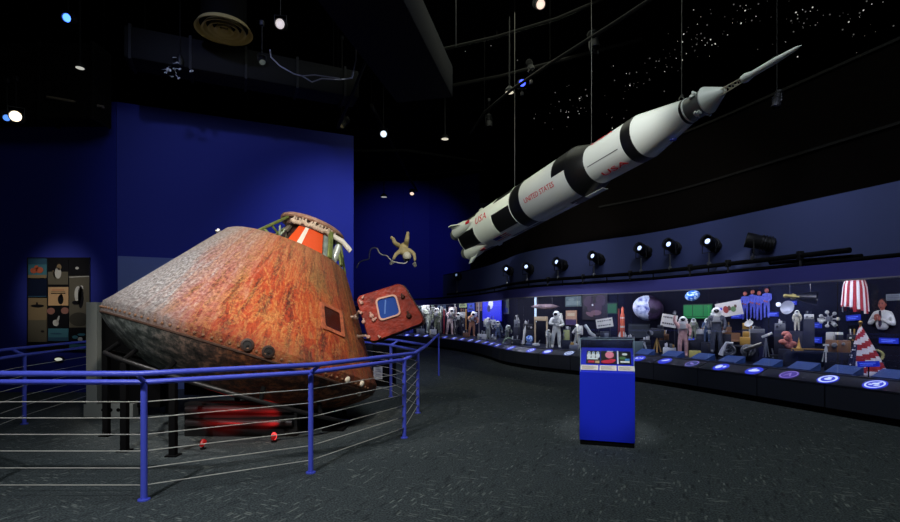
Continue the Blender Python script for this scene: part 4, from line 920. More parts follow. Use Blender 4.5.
for x in (-1.2, 1.4): b = MB(); b.tube([(x, 0, 1.5), (x, 0, 3.89)], 0.012, 6); b.build('hanger', BLACK, t)
t = thing('duct', 'long dark grey duct running along above the top of the bright blue wall', 'duct', (-4.6, 10.2, 6.4)); dd = Vector((4.59, 2.0, 0)).normalized()
M = frame((0, 0, 0), dd, (-dd.y, dd.x, 0), (0, 0, 1)); b = MB(M); b.box((0.5, 0, 0.3), (4.4, 0.6, 0.6), None, 0.04); b.build('casing', mat('duct_dark_grey', (24, 24, 25), .7, spec=.15), t)
for x in (-1.6, -.6, .4, 1.4, 2.4): b = MB(M); b.box((x, 0, 0.3), (0.05, 0.65, 0.65)); b.build('flange', mat('flange_grey', (34, 34, 34), .6, spec=.2), t)
for x in (-1.4, 2.2): b = MB(M); b.tube([(x, 0, 0.6), (x, 0, 2.99)], 0.012, 6); b.build('hanger', BLACK, t)
p = at(180, 66, 9.6); t = thing('foil_cluster', 'cluster of small glinting metal bits hanging under the ceiling left of the vent', 'ceiling fitting', p)
b = MB(); b.tube([(0, 0, 0.2), (0, 0, 9.39 - p.z)], 0.01, 6); b.lathe([(0.05, 0.0), (0.07, 0.12), (0.02, 0.24)], 10); b.build('stem', DARK, t)
for i in range(14):
    b = MB(Matrix.Translation((random.uniform(-.22, .22), random.uniform(-.15, .15), random.uniform(-.22, .2))) @ Matrix.Rotation(random.uniform(0, 3), 4, 'X') @ Matrix.Rotation(random.uniform(0, 3), 4, 'Z'))
    b.box((0, 0, 0), (0.05, 0.03, 0.012)); b.tube([(0, 0, 0), (random.uniform(-.03, .03), 0.1, 0)], 0.006, 5); b.build('metal_tag', WHITE, t, 0)
# fibre-optic stars
b = MB(); rs = random.Random(3)
def star(px, py):
    Y = (9.39 - EYE) * F / (CY - py); p = at(px, py, Y); r = rs.choice((0.006, 0.008, 0.010, 0.017)) * (1 + (Y - 12) * 0.03)
    b.mat(rs.choice((0, 0, 0, 1))).ell((p.x, p.y, 9.385), (r, r, r), None, 6, 4)
for cx_, cy_, n_, sg in ((392, 38, 6, 9), (412, 68, 14, 10), (398, 45, 8, 16), (637, 78, 22, 12), (585, 100, 20, 20), (665, 60, 20, 12), (700, 38, 26, 12), (738, 18, 24, 12), (802, 18, 22, 12), (850, 15, 18, 16), (690, 45, 10, 25), (880, 30, 6, 12), (560, 110, 16, 12), (470, 70, 8, 30), (620, 115, 12, 22), (770, 30, 10, 30)):
    for _ in range(n_): star(rs.gauss(cx_, sg), min(140, max(1, rs.gauss(cy_, sg * 0.7))))
tag(b.build('star_lights', [mat('star_dim', (60, 60, 60), 0.5, emit=(150, 150, 145), es=0.3), mat('star_bright', (60, 60, 60), 0.5, emit=(230, 230, 220), es=0.8)]), 'scatter of tiny star lights across the black ceiling', 'star lights', None, 'stuff')
# ------------------------------------------------------------------ figures
SUIT = mat('suit_cream', (206, 200, 176), 0.6, var=0.18, vscale=8, bump=0.2, bscale=20)
VISOR = mat('visor', (20, 18, 16), 0.08, spec=0.8); HELM = mat('helmet_white', (236, 234, 220), 0.3); GREYP = mat('pack_grey', (150, 150, 144), 0.5)
BODY_E = [(0, 1), (1, 2), (2, 3), (2, 4), (4, 5), (5, 6), (2, 7), (7, 8), (8, 9), (0, 10), (10, 11), (11, 12), (12, 13), (0, 14), (14, 15), (15, 16), (16, 17)]
STAND = [((0, 0, .98), .16), ((0, 0.01, 1.16), .155), ((0, 0.01, 1.38), .17), ((0, 0, 1.56), .09), ((-.23, 0, 1.44), .095), ((-.31, -.03, 1.16), .075), ((-.27, -.22, .98), .06),
         ((.23, 0, 1.44), .095), ((.31, -.03, 1.16), .075), ((.27, -.22, .98), .06), ((-.11, 0, .88), .12), ((-.13, -.04, .5), .095), ((-.14, .01, .13), .08), ((-.15, -.15, .06), .055), ((.11, 0, .88), .12), ((.13, -.04, .5), .095), ((.14, .01, .13), .08), ((.15, -.15, .06), .055)]
def pose(**kw):
    J = [list(j) for j in STAND]
    for k, p in kw.items(): J[int(k[1:])][0] = p
    return [tuple(j) for j in J]
def glove(mb, w, d, side, r):
    """palm, four curled fingers of unequal length and a thumb, leaving the wrist w along d"""
    d = Vector(d).normalized(); w = Vector(w); up_ = Vector((0, 0, 1)) if abs(d.z) < .8 else Vector((0, 1, 0))
    x = d.cross(up_).normalized() * side; n_ = x.cross(d)
    mb.ell(w + d * r * 1.3, (r * .9, r * 1.3, r * .5), None, 10, 7) if abs(d.y) > .6 else mb.ell(w + d * r * 1.3, (r * .85, r * .85, r * 1.2), None, 10, 7)
    for i, L_ in enumerate((1.5, 1.8, 1.7, 1.3)):
        q = w + d * r * 2.0 + x * r * (0.66 - 0.44 * i); mb.tube([q, q + d * r * L_ * .55 - n_ * r * .15, q + d * r * L_ * .85 - n_ * r * .7], [r * .24, r * .22, r * .17], 6)
    q = w + d * r * .9 + x * r * .75; mb.tube([q, q + x * r * .6 + d * r * .5, q + x * r * .6 + d * r * 1.1 - n_ * r * .3], [r * .27, r * .25, r * .19], 6)
def astronaut_parts(J, key, head, fwd, suit=SUIT, upv=(0, 0, 1), pack=True):
    """meshes for one suited figure: (name, mesh, parent index)"""
    out = [('suit', skin_mesh(key, J, BODY_E, suit, 1), -1)]
    head = Vector(head); fwd = Vector(fwd).normalized(); upv = Vector(upv).normalized(); sd = fwd.cross(upv).normalized(); upv = sd.cross(fwd)
    HF = frame(head, sd, upv, -fwd)
    b = MB(HF); b.ell((0, 0, 0), (.165, .175, .17), None, 20, 12); b.lathe([(.13, -.2), (.15, -.17), (.15, -.12), (.12, -.1)], 18, Matrix.Rotation(-PI/2, 4, 'X')); out.append(('helmet', b.mesh('helmet', HELM), -1))
    b = MB(HF); b.ell((0, 0.01, -0.055), (.125, .115, .13), None, 18, 10); out.append(('visor', b.mesh('visor', VISOR), 1))
    ch = Vector(J[2][0])
    if pack:
        bd = Vector(J[2][0]) - Vector(J[0][0]); bd.normalize(); bs = fwd.cross(bd).normalized(); bf = bd.cross(bs)
        if bf.dot(fwd) < 0: bf = -bf
        PF = frame((ch + Vector(J[1][0])) / 2 + bd * .06, bs, -bf, bd)
        b = MB(PF); b.box((0, .25, .02), (.42, .2, .58), None, .03); b.box((0, .25, .36), (.36, .16, .1), None, .02); out.append(('backpack', b.mesh('backpack', HELM), -1))
        b = MB(PF); b.box((0, -.19, .03), (.24, .09, .2), None, .015); b.tube([(.1, -.2, 0), (.2, -.16, -.1), (.2, .1, -.1)], .018, 6); b.tube([(-.1, -.2, 0), (-.2, -.16, -.1), (-.2, .1, -.1)], .018, 6); out.append(('chest_pack', b.mesh('chest_pack', GREYP), -1))
    for e, w, s_ in ((5, 6, 1), (8, 9, -1)):
        b = MB(); glove(b, J[w][0], Vector(J[w][0]) - Vector(J[e][0]), s_, .062)
        out.append(('glove', b.mesh('glove', GREYP), -1))
    return out
def place_parts(parts, t):
    made = []
    for nm, me, par in parts: made.append(put(nm, me, t if par < 0 else made[par]))
    return made
# the figure floating above the passage, head down, on its umbilical
FYY = 19.0; fo = at(403, 248, FYY)
def fj(px, py, dy=0.0): return tuple(at(px, py, FYY) * 1.0 - fo + Vector((0, dy, 0)))
FJ = [(fj(403, 246.5), .17), (fj(403.4, 249.2, -.05), .16), (fj(404.2, 252.4, -.12), .17), (fj(406, 255.2, -.18), .09), (fj(399.4, 252.2, -.14), .09), (fj(396.2, 256, -.3), .075), (fj(394, 261, -.36), .06), (fj(410.4, 250.8, -.06), .09), (fj(414.6, 254.6, -.12), .075), (fj(415.2, 262, -.2), .06),
      (fj(400.2, 246), .12), (fj(395.8, 244.6, -.3), .095), (fj(393.6, 239.2, -.2), .075), (fj(391.6, 238.2, -.3), .055), (fj(406, 244.8), .12), (fj(407.8, 241.2, -.34), .095), (fj(408, 236, -.2), .075), (fj(408.4, 232.8, -.26), .055)]
t = thing('floating_astronaut', 'cream spacesuited astronaut figure floating head down in front of the far blue wall', 'astronaut figure', fo)
place_parts(astronaut_parts(FJ, 'floating_suit', fj(407.6, 257.2, -.3), (0.12, -0.3, -0.95), mat('suit_tan', (196, 180, 136), 0.6, var=0.2, vscale=8, bump=0.2, bscale=20), (0.2, -0.9, 0.3), False), t)
tp = [(408.2, 262.5, -.3), (405, 264.5, -.4), (399, 263.8, -.4), (393.5, 262.2, -.36), (390.5, 259.5, -.3), (387, 256, -.1), (382.5, 254.8, .1), (378.5, 252, .3), (375.8, 247.5, .4), (372, 245.9, .5), (368.5, 248, .5), (367.2, 253, .5), (366.6, 257.4, .5), (361, 258.6, .6), (356, 260.5, .7), (352.6, 266, .8)]
def smooth(P, n=4): return [tuple(v) for v in _cr([Vector(p) for p in P], n)]
def _cr(P, n):
    out = []
    for i in range(len(P) - 1):
        p0, p1, p2, p3 = P[max(i-1, 0)], P[i], P[i+1], P[min(i+2, len(P)-1)]
        for k in range(n):
            u = k / n; out.append(0.5 * ((2*p1) + (p2-p0)*u + (2*p0-5*p1+4*p2-p3)*u*u + (3*p1-p0-3*p2+p3)*u**3))
    return out + [P[-1]]
b = MB(); b.tube(smooth([fj(*q) for q in tp]), 0.024, 8); b.build('umbilical', mat('umbilical_white', (206, 204, 200), 0.5), t, label='white umbilical cord')
b = MB(); p0 = Vector(FJ[0][0]); b.tube([p0 + Vector((0, .1, 0)), Vector((p0.x, p0.y + .1, 9.39 - fo.z))], 0.004, 5); b.build('wire', DARK, t)

# ------------------------------------------------------------------ inside the display case
ZF = 0.622
def seat_on(px, off, py=None):
    """where an exhibit stands in the case: point on the floor, yaw to the hall, metres per pixel"""
    p, t_ = hit(px, off); k = (px - CX) / F
    z = ZF if py is None else max(ZF, zof(py, p.y))
    return Vector((p.x, p.y, z)), -math.atan(k) * 1.0, p.y / F
def ex(name, label, cat, px, off, py=None, group=None, blk=None):
    loc, rz, m = seat_on(px, off, py)
    if loc.z - ZF > 0.05:
        if blk is not None:
            h = loc.z - ZF; t = thing('display_block', blk[1], 'block', (loc.x, loc.y, ZF), rz)
            w_ = blk[0] * m; b = MB(); b.box((0, 0, h/2 - .001), (w_, min(w_ * .8, .5), h - .002), None, .006); b.build('block', CASEBLK, t)
    elif py is not None: loc.z = ZF
    return thing(name, label, cat, loc, rz, group), m
CASEBLK = mat('case_block_navy', (26, 28, 46), 0.55)
def wallspan(x0, x1, y0, y1, off=1.685):
    """frame on the back panel for something seen between these pixel bounds; returns M, width, height, centre"""
    p0, p1 = hit(x0, off)[0], hit(x1, off)[0]; c = (p0 + p1) / 2; x = Vector((p1.x - p0.x, p1.y - p0.y, 0)); w_ = x.length; x.normalize()
    za, zb = zof(y1, c.y), zof(y0, c.y)
    return Vector((c.x, c.y, (za + zb) / 2)), math.atan2(x.y, x.x), w_, zb - za
def wpanel(name, label, cat, x0, x1, y0, y1, mats, shapes=(), tilt=0, depth=.03, off=1.685, group=None, partname='panel'):
    c, rz, W_, H_ = wallspan(x0, x1, y0, y1, off); t = thing(name, label, cat, c, rz, group)
    b = MB(Matrix.Rotation(tilt, 4, 'Y')); b.box((0, -depth / 2, 0), (W_, depth, H_))
    T = frame((0, 0, 0), (1, 0, 0), (0, 0, 1), (0, -1, 0))
    for sh in shapes:
        kd, mi, x, y, sx_, sy_ = sh[:6]; an = sh[6] if len(sh) > 6 else 0; M = T @ Matrix.Translation(((x - .5) * W_, (y - .5) * H_, depth)) @ Matrix.Rotation(an, 4, 'Z')
        b.mat(mi)
        if kd == 'b': b.box((0, 0, .003), (sx_ * W_, sy_ * H_, .006), M)
        else: b.lathe([(1, 0), (1, .006 + .001 * mi)], 20, M @ Matrix.Diagonal((sx_ * W_, sy_ * H_, 1, 1)))
    b.build(partname, mats, t, 0); return t
CAPB = mat('caption_blue', (30, 44, 150), 0.4, emit=(36, 60, 220), es=0.42); CAPI = mat('caption_ink', (120, 140, 230), 0.4, emit=(110, 140, 255), es=0.4)
def caption(x0, x1, y0, y1, where, tilt=0.0):
    return wpanel('caption_plate', 'small blue lit caption plate ' + where, 'caption', x0, x1, y0, y1, [CAPB, CAPI], [('b', 1, .5, .64, .75, .14), ('b', 1, .44, .34, .6, .12)], tilt, .03, group='blue lit captions in the case', partname='plate')
caption(880, 899, 338, 343.5, 'below the clapping figure'); caption(847, 861, 315, 320.5, 'right below the striped streamers', -.08); caption(809, 822, 322.5, 328, 'left of the silvery satellite parts, the upper of two')
caption(809.5, 822, 337, 343, 'on the brass-railed shelf, the lower of two'); caption(787, 797, 301, 305, 'under the dark engine bell'); caption(768, 779, 312, 316.5, 'under the four figures in blue')
caption(732, 743, 313, 318.5, 'at the right foot of the white banner'); caption(686, 699, 338, 343, 'below the green screen')
# sloping floor labels behind the glass
LBL = mat('label_slate_blue', (48, 74, 124), 0.4, spec=0.6)
for k, (x0, x1, y0, y1, lab) in enumerate(((876, 905, 371, 381, 'at the right end of the case'), (829, 859, 363, 373, 'left of the draped flag'), (791, 816, 360.5, 368.5, 'in front of the pinkish rock'), (757, 778, 356.5, 364, 'in front of the tripod'),
                          (722, 741, 353.5, 361, 'in front of the lunar rover wheel'), (694, 711, 350, 357, 'left of the rover'), (664, 681, 348.5, 355, 'left of the pink spacesuit'), (638, 652, 346, 352, 'right of the blue kiosk'))):
    c, rz, W_, H_ = wallspan(x0, x1, y0, y1, .50); t = thing('label_board', 'sloping slate-blue label board on the case floor ' + lab, 'label', (c.x, c.y, ZF), rz, 'sloping label boards')
    b = MB(); b.prism([(-.14, .012), (.14, .012), (.14, .15), (-.14, .035)], -W_/2 * .94, W_/2 * .94, frame((0, 0, 0), (0, 1, 0), (0, 0, 1), (1, 0, 0))); b.build('board', LBL, t, 20)
    b = MB(); b.box((0, 0, .006), (W_ * .8, .2, .012)); b.build('foot', BLACK, t, 0)
# 1 clapping figure photo cut-out on the back panel
SKIN = mat('skin_print', (176, 96, 78), 0.55); SHIRT = mat('shirt_white', (214, 214, 206), 0.6); HAIR = mat('hair_dark', (34, 20, 18), 0.6); TIE = mat('tie_dark', (40, 32, 48), 0.5)
c, rz, W_, H_ = wallspan(867, 900, 299, 331); t = thing('cutout_photo', 'cut-out photograph of a clapping person in white shirt and dark tie', 'cut-out photo', c, rz); FL = Matrix.Diagonal((1, .35, 1, 1))
u = H_ / 1.0
def flat_mesh(me, sc):
    for v in me.vertices: v.co = Vector((v.co.x * sc[0], v.co.y * sc[1] - .012, v.co.z * sc[2]))
    return me
J = [((0, 0, -.5), .24), ((0, 0, -.25), .25), ((0, 0, 0), .22), ((0, 0, .17), .07), ((-.27, 0, .02), .11), ((-.46, -.08, -.30), .085), ((-.16, -.24, -.14), .06), ((.27, 0, .02), .11), ((.46, -.08, -.30), .085), ((.02, -.24, -.12), .06)]
E_ = [(0, 1), (1, 2), (2, 3), (2, 4), (4, 5), (5, 6), (2, 7), (7, 8), (8, 9)]
sxx = W_ / 1.15
me = flat_mesh(skin_mesh('cutout_shirt', J, E_, SHIRT, 1), (sxx, .3, u)); sh = put('shirt', me, t)
S_ = Matrix.Translation((0, -.012, 0)) @ Matrix.Diagonal((sxx, .3, u, 1))
b = MB(S_); b.ell((0, -.05, .33), (.125, .13, .165), None, 22, 14); b.ell((0, -.18, .31), (.025, .04, .04)); b.ell((-.13, -.03, .31), (.02, .03, .04)); b.ell((.13, -.03, .31), (.02, .03, .04)); b.tube([(0, 0, .1), (0, -.01, .22)], .075, 12)
hd = b.build('head', SKIN, t)
b = MB(S_); b.ell((0, .0, .40), (.14, .14, .12)); b.build('hair', HAIR, hd)
b = MB(S_)
for sx_ in (-.05, .05): b.ell((sx_, -.165, .345), (.022, .02, .012)); b.box((sx_, -.17, .375), (.06, .02, .012))
b.ell((0, -.165, .245), (.05, .03, .014)); b.build('features', HAIR, hd)
b = MB(S_); b.prism([(-.03, .14), (.03, .14), (.05, -.3), (0, -.38), (-.05, -.3)], -.27, -.2, frame((0, 0, 0), (1, 0, 0), (0, 0, 1), (0, 1, 0))); b.build('tie', TIE, sh)
for s_ in (-1, 1):
    b = MB(S_); w0 = Vector((-.07 + s_ * .06, -.3, -.10)); b.ell(w0, (.055, .05, .085), None, 12, 8)
    for i in range(4): q = w0 + Vector((s_ * (-.03 + .022 * i), -.02, .05)); b.tube([q, q + Vector((-s_ * .02, -.03, .05)), q + Vector((-s_ * .045, -.02, .085 - .008 * abs(i - 1)))], [.014, .013, .010], 6)
    b.tube([w0 + Vector((-s_ * .04, -.04, .0)), w0 + Vector((-s_ * .06, -.07, .04)), w0 + Vector((-s_ * .05, -.07, .08))], [.016, .015, .011], 6); b.build('hand', SKIN, t)
wpanel('wall_screen', 'small pale grey text panel behind the clapping figure', 'panel', 887, 902, 294, 300.5, [mat('panel_grey', (110, 116, 124), 0.5), mat('panel_text', (70, 74, 84), 0.5)], [('b', 1, .5, .7, .8, .08), ('b', 1, .5, .45, .8, .08), ('b', 1, .45, .22, .7, .08)])
# 2 striped streamers
RD, WT, NV = mat('cloth_red', (160, 26, 36), 0.7), mat('cloth_white', (222, 216, 212), 0.7), mat('cloth_navy', (24, 28, 70), 0.7)
t, m = ex('striped_streamers', 'red and white striped parachute-like streamers hanging from the case top', 'streamers', 855, 1.15, 314)
zt = 2.50 - t.location.z; hw = 10.5 * m
b = MB(); n = 22
for i in range(n):
    a0, a1 = 2*PI*i/n, 2*PI*(i+.9)/n; zl = random.uniform(0, .16); vs = []
    for a in (a0, (a0+a1)/2, a1):
        rr = 1.08 if a == (a0+a1)/2 else 1.0
        for (r, z) in ((.05, zt), (hw * .62, zt - .18), (hw * .86 * rr, (zt + zl) / 2), (hw * rr, zl)): vs.append((r * cos(a), r * .7 * sin(a), z))
    b.mat(i % 2).add(vs, [(4*j + k, 4*j + k + 1, 4*j + k + 5, 4*j + k + 4) for j in (0, 1) for k in range(3)])
b.build('cloth', [RD, WT], t, 60)
b = MB(); b.lathe([(.06, zt - .03), (.06, zt - .002)], 16); b.build('hanging_cap', STEEL, t)
# 3 draped flag
t, m = ex('draped_flag', 'large red and white striped flag draped from a pole to the case floor', 'flag', 863, .85)
ht = zof(326, t.location.y) - ZF; b = MB(); nr, nc = 26, 28
def fr_pt(i, j):
    v = i / nr; a = -PI * .15 + (j / nc) * PI * 1.3 + PI; rr = (.05 + .95 * v ** .9) * 16 * m * (1 + .13 * sin(j * 1.35 + v * 2) * v)
    return (rr * cos(a) * 1.0 + 5 * m * v - 2 * m, rr * .55 * sin(a), ht * (1 - v) + .004 + (.02 if i == nr else 0) * 0)
vs = [fr_pt(i, j) for i in range(nr + 1) for j in range(nc + 1)]
for i in range(nr):
    for j in range(nc):
        canton = j < 10 and i > 9 and i < 23
        b.mat(2 if canton else (0 if int((i + j * .28) / 3.1) % 2 == 0 else 1)).add([vs[i*(nc+1)+j], vs[i*(nc+1)+j+1], vs[(i+1)*(nc+1)+j+1], vs[(i+1)*(nc+1)+j]], [(0, 1, 2, 3)])
for q in range(16):
    i, j = random.randint(10, 22), random.randint(1, 9); p = Vector(fr_pt(i, j)); b.mat(1).ell(p + Vector((0, -.006, 0)), (.014, .008, .014), None, 6, 4)
b.build('cloth', [RD, WT, NV], t, 60)
b = MB(); b.tube([(-2 * m, 0, 0), (-2 * m, 0, ht + .05)], .014, 8); b.ell((-2 * m, 0, ht + .06), (.03, .03, .03)); b.build('pole', mat('brass', (180, 140, 70), 0.3, 0.8), t)
t, m = ex('wreath_bust', 'pale gold-green wreath on a stand at the right side of the draped flag', 'wreath', 875, 1.02, 362, blk=(14, 'dark block under the pale gold-green wreath'))
b = MB(); R_ = 6 * m
for i in range(20): a = 2*PI*i/20; b.ell((R_ * cos(a), 0, R_ * 1.1 + R_ * .9 * sin(a)), (R_*.28, R_*.2, R_*.16), None, 7, 5)
b.build('leaves', mat('wreath_gold', (176, 170, 110), 0.5), t); b = MB(); b.lathe([(R_*.5, 0), (R_*.5, .02), (.012, .03), (.012, R_ * .3)], 12); b.build('stand', BLACK, t)
wp = caption(861, 880, 361, 366, 'stuck out in front of the draped flag', -.12); wp.location = (*hit(869, .47)[0], zof(364, hit(869, .47)[0].y)); b = MB(); zz = wp.location.z - ZF; b.tube([(0, -.01, -zz), (0, -.01, 0)], .01, 6); b.build('post', BLACK, wp)
# generic pieces
def tripod(t, h, r, m, spread=.32, th=.012):
    for k in range(3): a = 2*PI*k/3 + .5; b = MB(); b.tube([(0, 0, h), (spread * h * cos(a), spread * h * sin(a), 0)], th, 6); b.build('leg', m, t)
def clutter(t, W_, D, H_, mats, n, seed):
    """instrument: chassis with boxes, dials, rods"""
    rr = random.Random(seed); b = MB(); b.box((0, 0, H_ * .3), (W_, D, H_ * .6), None, .01); b.build('chassis', mats[0], t)
    for i in range(n):
        b = MB(); w_ = rr.uniform(.12, .34) * W_; h_ = rr.uniform(.15, .4) * H_; x = rr.uniform(-.36, .36) * W_; k = rr.random()
        if k < .45: b.box((x, rr.uniform(-.25, .2) * D, H_ * .6 + h_/2), (w_, D * .4, h_), None, .006); nm = 'module'
        elif k < .75: b.lathe([(w_*.45, 0), (w_*.45, .03), (w_*.3, .045)], 14, aim((x, -D/2, rr.uniform(.2, .45) * H_), (0, -1, 0))); nm = 'dial'
        else: b.tube([(x, 0, H_*.58), (x + rr.uniform(-.1, .1) * W_, 0, H_)], .012, 6); nm = 'rod'
        b.build(nm, mats[1 + i % (len(mats) - 1)], t)
CW, CG, CD, CGO, CBR = mat('relic_white', (206, 206, 198), 0.5), mat('relic_grey', (120, 122, 126), 0.45, 0.2), mat('relic_dark', (36, 38, 44), 0.5), mat('relic_gold', (196, 152, 72), 0.4, 0.4), mat('relic_brown', (130, 92, 62), 0.55)
# 4 camera-like machine, by the flag
t, m = ex('instrument', 'grey and white instrument with knobs on a shelf left of the draped flag', 'instrument', 838, 1.1, 352, blk=(22, 'dark block under the grey instrument left of the flag')); clutter(t, 20*m, .24, 20*m, [CBR, CW, CG, CD], 9, 2)
t, m = ex('easel_stand', 'thin white folding stand left of the grey instrument', 'stand', 826, .9, 362); h = 17 * m; tripod(t, h, 0, CW, .2, .01); b = MB(); b.box((0, 0, h), (5*m, .03, 2*m)); b.build('head', CW, t)
# 5 silvery satellite
t, m = ex('satellite', 'silvery white satellite of boxes and struts on the case back', 'satellite', 829, 1.45, 319)
R_ = 7 * m; b = MB(); b.lathe([(R_*.4, -R_*.35), (R_*.45, 0), (R_*.4, R_*.35)], 8); b.build('bus', CG, t)
for s_ in (-1, 1):
    b = MB(Matrix.Rotation(.5 * s_ + .4, 4, 'Y')); b.box((s_ * R_ * .95, 0, 0), (R_ * .75, .02, R_ * .5)); b.box((s_ * R_ * .5, 0, 0), (R_ * .3, .02, .02)); b.build('panel', CW, t)
for k in range(7): a = k * .9; b = MB(); b.tube([(0, 0, 0), (R_ * cos(a), -R_ * .3, R_ * sin(a))], .012, 6); b.ell((R_ * cos(a), -R_*.3, R_ * sin(a)), (.035, .03, .035), None, 8, 5); b.build('strut', CW, t)
b = MB(); b.tube([(0, 0, 0), (0, .30, 0)], .02, 6); b.build('wall_mount', DARK, t)
# 6 engine bell
t, m = ex('engine_bell', 'dark engine bell lying on its side with a gold throat, hung at the case top', 'rocket engine', 800, 1.1, 297)
R_ = 7.0 * m; M = aim((0, 0, 0), (1, -.15, -.12))
b = MB(M); b.lathe([(R_*.28, -R_*.5), (R_*.5, 0), (R_*.8, R_*.9), (R_*1.0, R_*2.0), (R_*.95, R_*2.0), (R_*.7, R_*.8), (R_*.2, -.3*R_)], 28, close=False); b.build('bell', mat('bell_black', (22, 22, 22), 0.35, .4), t)
b = MB(M); b.lathe([(R_*.2, -R_*2.0), (R_*.32, -R_*1.8), (R_*.22, -R_*1.2), (R_*.45, -R_*.9), (R_*.3, -R_*.45)], 16); b.tube([(R_*.3, 0, -R_*1.8), (R_*.55, 0, -R_*1.2), (R_*.4, 0, -R_*.3)], .02, 6); b.tube([(-R_*.3, .02, -R_*1.8), (-R_*.6, 0, -R_*1.0), (-R_*.45, 0, 0)], .02, 6); b.build('throat', mat('throat_gold', (176, 164, 98), 0.4, .4), t)
for x in (-R_*1.2, R_*1.2): b = MB(); b.tube([(x, 0, 0), (x, 0, 2.5 - t.location.z)], .006, 5); b.build('wire', WIRE, t)
# 7 small standing figure, rock, cone
WS = astronaut_parts(STAND, 'standing_suit', (0, -.03, 1.68), (0, -1, 0))
t, m = ex('suited_figure', 'small white spacesuited figure standing left of the upper blue caption', 'astronaut figure', 797, 1.3, 331, blk=(13, 'dark block under the small white figure and above the brass shelf')); t.scale = (21 * m / 1.86,) * 3; place_parts(WS, t)
t, m = ex('specimen_rock', 'pinkish orange rock lump at the left end of the brass shelf', 'rock', 788, 1.0, 349, blk=(16, 'dark block under the pinkish orange rock'))
b = MB(); rr = random.Random(5)
for i in range(7): b.ell((rr.uniform(-4, 4) * m, rr.uniform(-2, 2) * m, (3 + i * 2) * m), (rr.uniform(2.5, 4.5) * m, 3 * m, 3 * m), Matrix.Rotation(0, 4, 'Z'), 8, 6)
b.build('rock', mat('rock_pink', (190, 112, 96), 0.7, var=.4, vscale=14, bump=.5, bscale=30), t)
t, m = ex('brass_shelf', 'low brass-railed shelf carrying a golden cone', 'shelf', 810, 1.12, 352)
hz = t.location.z - ZF; t.location.z = ZF
b = MB(); b.box((0, 0, hz), (30*m, .3, .03)); b.box((0, .05, hz/2), (22*m, .1, hz - .04)); b.build('shelf_board', CASEBLK, t)
b = MB(); b.tube([(-15*m, -.14, hz + .02), (-15*m, -.14, hz + .06), (15*m, -.14, hz + .06), (15*m, -.14, hz + .02)], .012, 6); b.tube([(13*m, -.14, hz + .06), (13*m, -.14, hz + 13*m)], .01, 6); b.build('brass_rail', CGO, t)
t2, m = ex('nose_cone', 'small golden cone on the brass shelf', 'cone', 800, 1.1, 351); b = MB(); b.lathe([(4*m, 0), (4*m, .02), (2*m, 3*m), (.8*m, 9*m), (1e-4, 14*m)], 18); b.build('cone', CGO, t2); t2.location.z = ZF + hz + .017; t2.location.x, t2.location.y = (t.location.x - 9*m * cos(t.rotation_euler[2]), t.location.y - 9*m * sin(t.rotation_euler[2]))
# 8 lamp and dish
t, m = ex('dish_antenna', 'pale curved dish antenna below the gold engine throat', 'antenna', 789, 1.35, 308); R_ = 7*m; M = aim((0, 0, 0), (-.5, -.8, .2))
b = MB(M); b.lathe([(1e-4, 0), (R_*.5, R_*.1), (R_, R_*.4), (R_*.97, R_*.43), (R_*.5, R_*.14), (1e-4, .02)], 20, close=False); b.build('dish', mat('dish_pale', (176, 180, 190), 0.4, .2), t); b = MB(); b.tube([(0, 0, 0), (.05, .34, -.05)], .016, 6); b.build('wall_mount', DARK, t)
t, m = ex('case_lamp', 'bright small lamp glowing in the case right of the four figures in blue', 'lamp', 778.5, 1.3, 304.5); R_ = 2.3*m
b = MB(); b.ell((0, 0, 0), (R_, R_, R_)); b.build('bulb', mat('case_bulb', (255, 255, 250), 0.3, emit=(230, 225, 225), es=1.0), t); b = MB(); b.tube([(0, .02, 0), (0, .3, 0), (0, .38, .02)], .014, 6); b.build('stem', DARK, t)
# 9 four figures in blue
c, rz, W_, H_ = wallspan(743, 772, 291, 320); t = thing('cutout_photo', 'cut-out photograph of four people in bright blue overalls', 'cut-out photo', c, rz)
BLUES = mat('overall_blue', (84, 96, 205), 0.6, var=.2, vscale=14); PB = [((0, 0, .95), .14), ((0, 0, 1.15), .14), ((0, 0, 1.38), .15), ((0, 0, 1.52), .055), ((-.2, 0, 1.42), .075), ((-.27, -.05, 1.15), .055), ((-.12, -.22, 1.06), .045), ((.2, 0, 1.42), .075), ((.27, -.05, 1.15), .055), ((.12, -.22, 1.0), .045), ((-.1, 0, .85), .1), ((-.11, -.02, .48), .075), ((-.11, .02, .1), .06), ((-.12, -.12, .04), .045), ((.1, 0, .85), .1), ((.11, -.02, .48), .075), ((.11, .02, .1), .06), ((.12, -.12, .04), .045)]
bm1 = skin_mesh('overalls', PB, BODY_E, BLUES, 1); sz = H_ / 1.8
for v in bm1.vertices: v.co = Vector((v.co.x * sz * 1.12, v.co.y * sz * .35, v.co.z * sz))
for k, (x, dz, y) in enumerate(((-.36, 0, 0), (-.12, .04, .02), (.13, -.01, 0), (.36, .07, .02))):
    M = Matrix.Translation((x * W_, -.05 + y, -H_/2 + dz * H_)); o = put('overalls', bm1, t, 'one of the four figures in blue overalls'); o.matrix_basis = M
    S2 = M @ Matrix.Diagonal((sz * 1.25, sz * .4, sz, 1)); b = MB(S2); b.ell((0, -.02, 1.67), (.11, .14, .135), None, 14, 10); b.ell((0, -.14, 1.65), (.02, .03, .03)); b.build('head', SKIN, t)
    b = MB(S2); b.ell((0, .01, 1.72), (.105, .12, .09), None, 12, 8); b.build('hair', HAIR if k != 1 else CBR, t)
    b = MB(S2); glove(b, (-.12, -.22, 1.06), (.6, -.3, -.2), 1, .045); b.build('hand', SKIN, t); b = MB(S2); glove(b, (.12, -.22, 1.0), (-.6, -.3, -.2), -1, .045); b.build('hand', SKIN, t)
